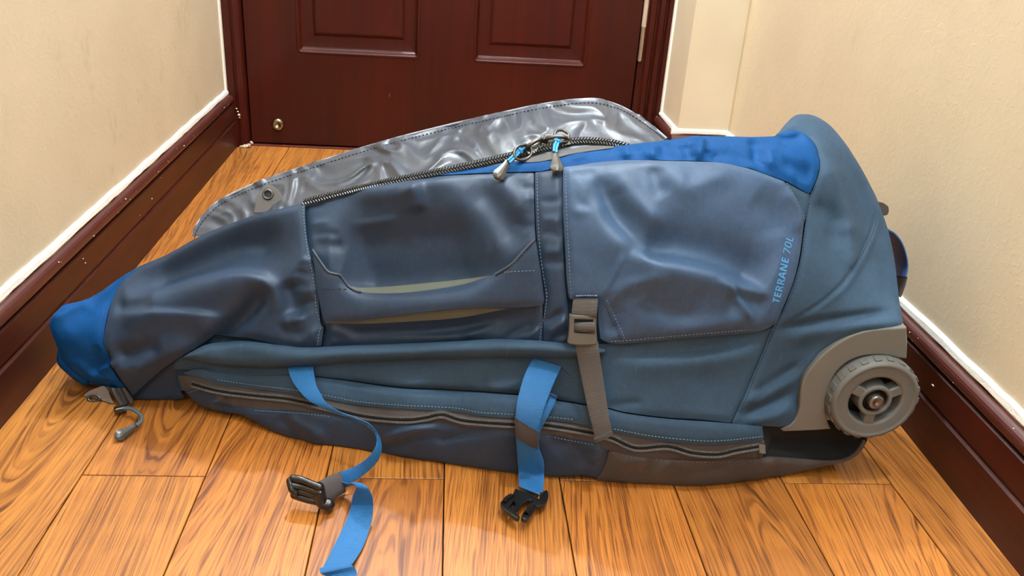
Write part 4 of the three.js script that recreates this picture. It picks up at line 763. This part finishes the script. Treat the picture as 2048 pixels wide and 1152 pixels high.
// ------------------------------------------------------------------ straps and buckles
{
  const g = new THREE.Group(); g.name = numbered('compression_strap'); bag.add(g);
  ribbon('webbing', `576,734 629,728 d .002 | 578,744 627,739 d .008 | 584,760 629,752 d .012 | 596,778 632,768 d .017 | 614,798 640,785 d .022 .024 | 640,814 652,805 d .026 .030 | 672,827 678,823 d .030 .036 | 705,838 712,836 d .034 .040 | 735,853 739,848 d .036 .042 | 753,875 761,878 y .044 .040 | 751,893 763,900 y .038 .032 | 738,913 755,922 y .030 .022 | 714,931 728,949 y .022 .012 | 690,941 702,966 y .020 .008 | 666,950 682,976 y .020 .006 | 645,960 662,990 y .020 .006`, blueWeb, g);
  ribbon('webbing', `664,955 683,976 y .016 .006 | 690,966 700,972 y .020 .012 | 706,968 720,966 y .030 .030 | 712,974 735,975 y .030 .034 | 706,992 744,993 y .018 .026 | 703,1010 746,1012 y .008 .016 | 696,1035 744,1037 y .004 .007 | 684,1060 738,1062 y .003 | 668,1092 727,1092 y .003 | 655,1118 716,1112 y .003 | 644,1138 704,1129 y .003 .005`, blueWeb, g);
  ribbon('webbing', `641,1141 702,1130 y .006 .009 | 639,1137 699,1128 y .009 .012 | 641,1146 706,1132 y .008 .012 | 652,1152 712,1140 y .004 .009 | 660,1172 715,1165 y .003 | 664,1240 724,1234 y .003`, blueWeb, g);
  // keeper sleeve
  ribbon('keeper_sleeve', `678,944 690,984 y .0235 .0085 | 656,953 672,995 y .0235 .0085 | 632,967 648,1008 y .0235 .0085`, keeperCloth, g, 0.0062);
  const b = new THREE.Group(); b.name = numbered('buckle'); g.add(b);
  const bar = (pts, hs, r, sx = 1) => { const c = pts.map(([x, y], i) => onY(x, y, hs[i])); return tube(c, r, false, 24, 10); };
  const ends = (pts, hs, r) => pts.map(([x, y], i) => { const s = new THREE.SphereGeometry(r, 14, 10), c = onY(x, y, hs[i]); s.translate(c.x, c.y, c.z); return s; });
  const rod = (p, h, r0) => { const r = r0 * 0.8; return join([bar(p, h, r), ...ends([p[0], p[p.length - 1]], [h[0], h[h.length - 1]], r)]); };
  part('prong', rod([[586, 956], [600, 958], [620, 966], [640, 974]], [0.031, 0.031, 0.029, 0.027], 0.0036), blackPlastic, b);
  part('prong', rod([[580, 962], [584, 978], [590, 985]], [0.027, 0.022, 0.019], 0.0042), blackPlastic, b);
  part('prong', rod([[586, 970], [604, 973], [622, 979], [640, 986]], [0.025, 0.024, 0.023, 0.022], 0.0038), blackPlastic, b);
  part('prong', rod([[588, 980], [606, 984], [624, 990], [640, 996]], [0.019, 0.018, 0.017, 0.016], 0.0036), blackPlastic, b);
  part('prong', rod([[589, 990], [604, 995], [622, 1000], [644, 1004]], [0.013, 0.012, 0.011, 0.010], 0.0046), blackPlastic, b);
  part('crossbar', rod([[637, 976], [640, 992], [645, 1006], [658, 1009]], [0.024, 0.017, 0.009, 0.0075], 0.0066), blackPlastic, b);
}
{
  const g = new THREE.Group(); g.name = numbered('compression_strap'); bag.add(g);
  ribbon('webbing', `1066,717 1122,734 d .001 | 1063,722 1120,739 d .004 | 1050,748 1108,765 d .016 | 1041,776 1098,790 d .024 | 1034,806 1087,820 d .028 | 1031,836 1079,848 d .027 | 1031,862 1075,874 d .023 | 1033,888 1073,898 d .018 | 1035,918 1073,926 d .014 | 1037,945 1077,956 d .014 | 1038,974 1080,990 y .010`, blueWeb, g);
  ribbon('webbing', `1095,783 1114,790 d .010 | 1097,796 1110,806 d .012 | 1090,812 1104,818 d .014 | 1080,832 1092,840 d .014 | 1068,856 1080,866 d .010 | 1050,884 1078,893 d .008 | 1056,925 1088,925 d .008 | 1058,950 1088,953 d .010 | 1052,985 1086,984 y .006`, blueWeb, g);
  ribbon('strap_end', `1094,781 1115,791 d .0115 | 1094,786 1114,796 d .012`, navyWeb, g, 0.003);
  ribbon('keeper_sleeve', `1029,833 1077,862 d .0265 .0235 | 1030,855 1077,880 d .0245 .0205 | 1031,872 1076,896 d .022 .018`, keeperCloth, g, 0.0056);
  const pl = floorPlane(0.011, 0.06, -0.10, onY(1050, 1000, 0.011));
  const b = part('buckle', plateGeo('1031,976* 1038,979 1060,987 1078,997* 1082,988 1089,980 1096,981 1097,994 1089,1008 1074,1012* 1067,1024 1058,1035 1050,1038 1043,1033 1046,1024 1055,1014 1066,1007* 1061,999 1049,1004 1039,1014 1031,1023* 1040,1032* 1036,1036 1022,1028 1008,1017* 1003,1012 1001,1005 1004,999 1012,991 1021,986 1025,988*', ['1037,989* 1043,994 1036,1007 1024,1018 1013,1015* 1022,1005 1030,992'], pl, 0.0045, 0.0012), blackPlastic, g);
  const up = pl.n, P = (x, y, h) => meet(x, y, up, up.dot(pl.o)).addScaledVector(up, h);
  part('prong_ridge', tube([P(1066, 1010, 0), P(1058, 1020, .0008), P(1052, 1030, .0004)], 0.0022, false, 16, 8), blackPlastic, b);
  part('prong_ridge', tube([P(1022, 992, 0), P(1013, 999, .0008), P(1008, 1007, .0004)], 0.0022, false, 16, 8), blackPlastic, b);
}
{ // grey lid strap through a ladder buckle
  const g = new THREE.Group(); g.name = 'lid_strap'; bag.add(g);
  ribbon('webbing', `1147,598 1196,598 d .010 | 1145,612 1195,612 d .012 | 1143,628 1194,628 d .013 | 1142,640 1193,640 d .010`, greyWeb, g);
  ribbon('webbing', `1147,645 1190,645 d .0125 | 1147,648 1190,648 d .0158 | 1147,655 1190,656 d .0168 | 1146,662 1190,663 d .0158 | 1146,666 1190,667 d .0125`, greyWeb, g);
  ribbon('webbing', `1148,682 1196,682 d .014 | 1152,700 1198,699 d .015 | 1160,740 1203,736 d .015 | 1168,780 1209,776 d .016 | 1176,818 1215,815 d .016 | 1184,850 1220,846 d .015 | 1191,880 1225,866 d .014`, greyWeb, g);
  ribbon('strap_hem', `1187,878 1224,862 d .0155 | 1191,884 1226,869 d .015`, greyWeb, g, 0.0042);
  const pl = planeAt(bySurf(1167, 658, 0.0165, baseD), V3(0, 0.28, 0.96).normalize());
  part('ladder_buckle', plateGeo('1139,632* 1141,628 1146,630 1186,632 1192,630 1194,634* 1193,660 1195,684 1190,690* 1165,691 1141,689 1135,685* 1138,660', ['1146,635* 1189,636* 1189,670* 1145,669*', '1147,675* 1164,679 1182,676* 1178,681 1165,684 1151,681'], pl, 0.0042, 0.0011), taupePlastic, g);
}
{ // carry loop and stub behind the bottom end, seen past its edge
  const g = new THREE.Group(); g.name = 'carry_loop'; bag.add(g);
  ribbon('webbing', `1762,455 1775,459 z .775 .76 | 1768,463 1790,468 z .79 .765 | 1778,478 1803,485 z .80 .765 | 1784,500 1812,510 z .80 .765 | 1790,528 1815,535 z .795 .765 | 1792,553 1811,555 z .785 .76`, new THREE.MeshPhysicalMaterial({ map: rep(clothMap(58, 98, 160, 61), 4, 4), roughness: 0.55, side: THREE.DoubleSide }), g, 0.003);
  ribbon('loop_sleeve', `1790,551 1813,554 z .786 .76 | 1792,572 1807,576 z .775 .757 | 1793,592 1800,594 z .762 .752`, keeperCloth, g, 0.004);
  const pl = planeAt(onZ(1765, 418, -0.785), V3(0.1, 0.2, 0.97).normalize());
  part('handle_stub', plateGeo('1750,404* 1766,405 1778,413* 1779,422 1776,430 1768,432* 1750,425*', [], pl, 0.012, 0.0015), pullRubber);
}
{ // crumpled tab, eyelet and zipper pull at the left foot of the bag
  const F = thinPlate(nums('165,790,.772 190,775,.766 230,775,.762 260,805,.758 200,808,.764 240,815,.757'), 1e-4);
  const tab = cloth('riveted_tab', '166,792* 176,783 192,776 205,772 214,780 222,796 232,812* 214,812 196,808 178,802', new THREE.MeshPhysicalMaterial({ color: R1(128, 120, 116), roughness: 0.4 }), { F: (u, v) => F(u, v) + 0.002 * noise(u * 120, v * 90, 3), over: F, edge: 0.001, edgeW: 0.002, thick: 0.0015, step: 0.0012 });
  const c = bySurf(188, 797, 0.0012, F), ring = new THREE.TorusGeometry(0.0046, 0.0014, 10, 28); ring.scale(1.25, 0.7, 1); ring.applyMatrix4(basis(c, BU, BV, BN)); part('eyelet', ring, gunmetal, tab);
  cloth('pocket_gathers', '208,772* 232,776 250,775* 266,800 262,812* 246,812 230,800 216,784', greyNylon, { F: (u, v) => F(u, v) + 0.0035 * Math.sin(u * 520 + v * 240), over: F, off: 0.002, edge: 0.001, step: 0.0012 });
  const s = new THREE.Group(); s.name = numbered('zipper_slider'); bag.add(s);
  const body = new RoundedBoxGeometry(0.012, 0.006, 0.007, 3, 0.0018), o = onY(241, 818, 0.006); body.rotateY(0.5); body.translate(o.x, o.y, o.z); part('slider_body', body, gunmetal, s);
  const cp = [[248, 816, .010], [262, 817, .011], [275, 824, .011], [283, 834, .010], [281, 842, .008], [272, 850, .007]].map(([x, y, h]) => onY(x, y, h));
  part('pull_cord', join([tube(cp, 0.0016, false, 32, 8), tube(cp.map(q => q.clone().add(V3(0.001, 0.0006, 0.0022))), 0.0016, false, 32, 8)]), new THREE.MeshStandardMaterial({ color: R1(70, 92, 104), roughness: 0.6 }), s);
  teardrop('zipper_pull', onY(272, 850, 0.007), onY(232, 876, 0.0048), 0.0052, s);
}

// ------------------------------------------------------------------ wheel and its housing
{
  const pl = { o: onZ(1720, 760, -0.652), n: V3(0, 0, 1), x: V3(1, 0, 0), y: V3(0, 1, 0) };
  part('wheel_housing', plateGeo('1554,854* 1572,853 1588,843 1598,818 1602,778 1611,752 1632,724 1660,698 1690,678 1725,664 1760,658 1795,656 1814,655* 1816,686* 1814,718* 1797,717* 1775,712 1750,710 1720,714 1692,727 1670,750 1657,780 1652,810 1655,838 1662,859* 1620,862 1567,864*', [], pl, 0.06, 0.0018), greyPlastic);
  const w = new THREE.Group(); w.name = 'wheel'; bag.add(w);
  const c = onZ(1752, 804, -0.640), put3 = g => { g.translate(c.x, c.y, c.z); return g; };
  const lathe = (p, n = 64) => { const g = new THREE.LatheGeometry(p.map(a => new THREE.Vector2(...a)), n); g.rotateX(Math.PI / 2); return g; };
  const R = 0.0425;
  const tyre = part('tyre', put3(lathe([[0.024, -0.026], [0.036, -0.027], [R - 0.001, -0.023], [R, -0.017], [R, -0.009], [R - 0.0012, -0.0035], [0.0395, -0.0006], [0.0375, 0.0002], [0.0362, -0.0008], [0.0345, -0.0012], [0.0275, -0.0012], [0.0252, -0.002], [0.0243, -0.004], [0.024, -0.026]], 96)), tyreRubber, w);
  for (let k = 0; k < 22; k++) { const a = k / 22 * 2 * Math.PI, g = new RoundedBoxGeometry(0.0016, 0.0062, 0.0105, 2, 0.0006); g.translate(R - 0.0006, 0, -0.0085); g.rotateZ(a); part('tread_block', put3(g), tyreRubber, tyre); }
  const spoke = a => { const g = new RoundedBoxGeometry(0.0125, 0.0105, 0.012, 3, 0.002); g.translate(0.0200, 0, -0.0078); g.rotateZ(a); return g; };
  for (const a of [-90, 28, 152]) part('spoke', put3(spoke(a * Math.PI / 180)), tyreRubber, w);
  part('hub', put3(lathe([[0.0118, -0.02], [0.0118, -0.002], [0.0125, -0.0006], [0.0150, -0.0006], [0.0160, -0.002], [0.0165, -0.02]], 48)), tyreRubber, w);
  part('bearing', put3(lathe([[0.0, -0.006], [0.0080, -0.006], [0.0082, -0.004], [0.0094, -0.0035], [0.0098, -0.0055], [0.0106, -0.0055], [0.0108, -0.0035], [0.0118, -0.004]], 40)), new THREE.MeshStandardMaterial({ color: R1(40, 32, 28), metalness: 0.4, roughness: 0.5 }), w);
  part('axle_bolt', put3(lathe([[0, 0.0004], [0.0018, 0.0004], [0.0022, 0.0022], [0.0056, 0.0024], [0.0072, 0.0010], [0.0075, -0.006]], 40)), new THREE.MeshPhysicalMaterial({ color: R1(128, 124, 118), metalness: 0.85, roughness: 0.32 }), w);
  const back = new THREE.CylinderGeometry(0.0275, 0.0275, 0.003, 40); back.rotateX(Math.PI / 2); back.translate(0, 0, -0.022); part('wheel_disc', put3(back), blackPlastic, w);
  const ax = new THREE.CylinderGeometry(0.005, 0.005, 0.04, 16); ax.rotateX(Math.PI / 2); ax.translate(0, 0, -0.04); part('axle', put3(ax), gunmetal, w);
}
renderer.render(scene, camera);
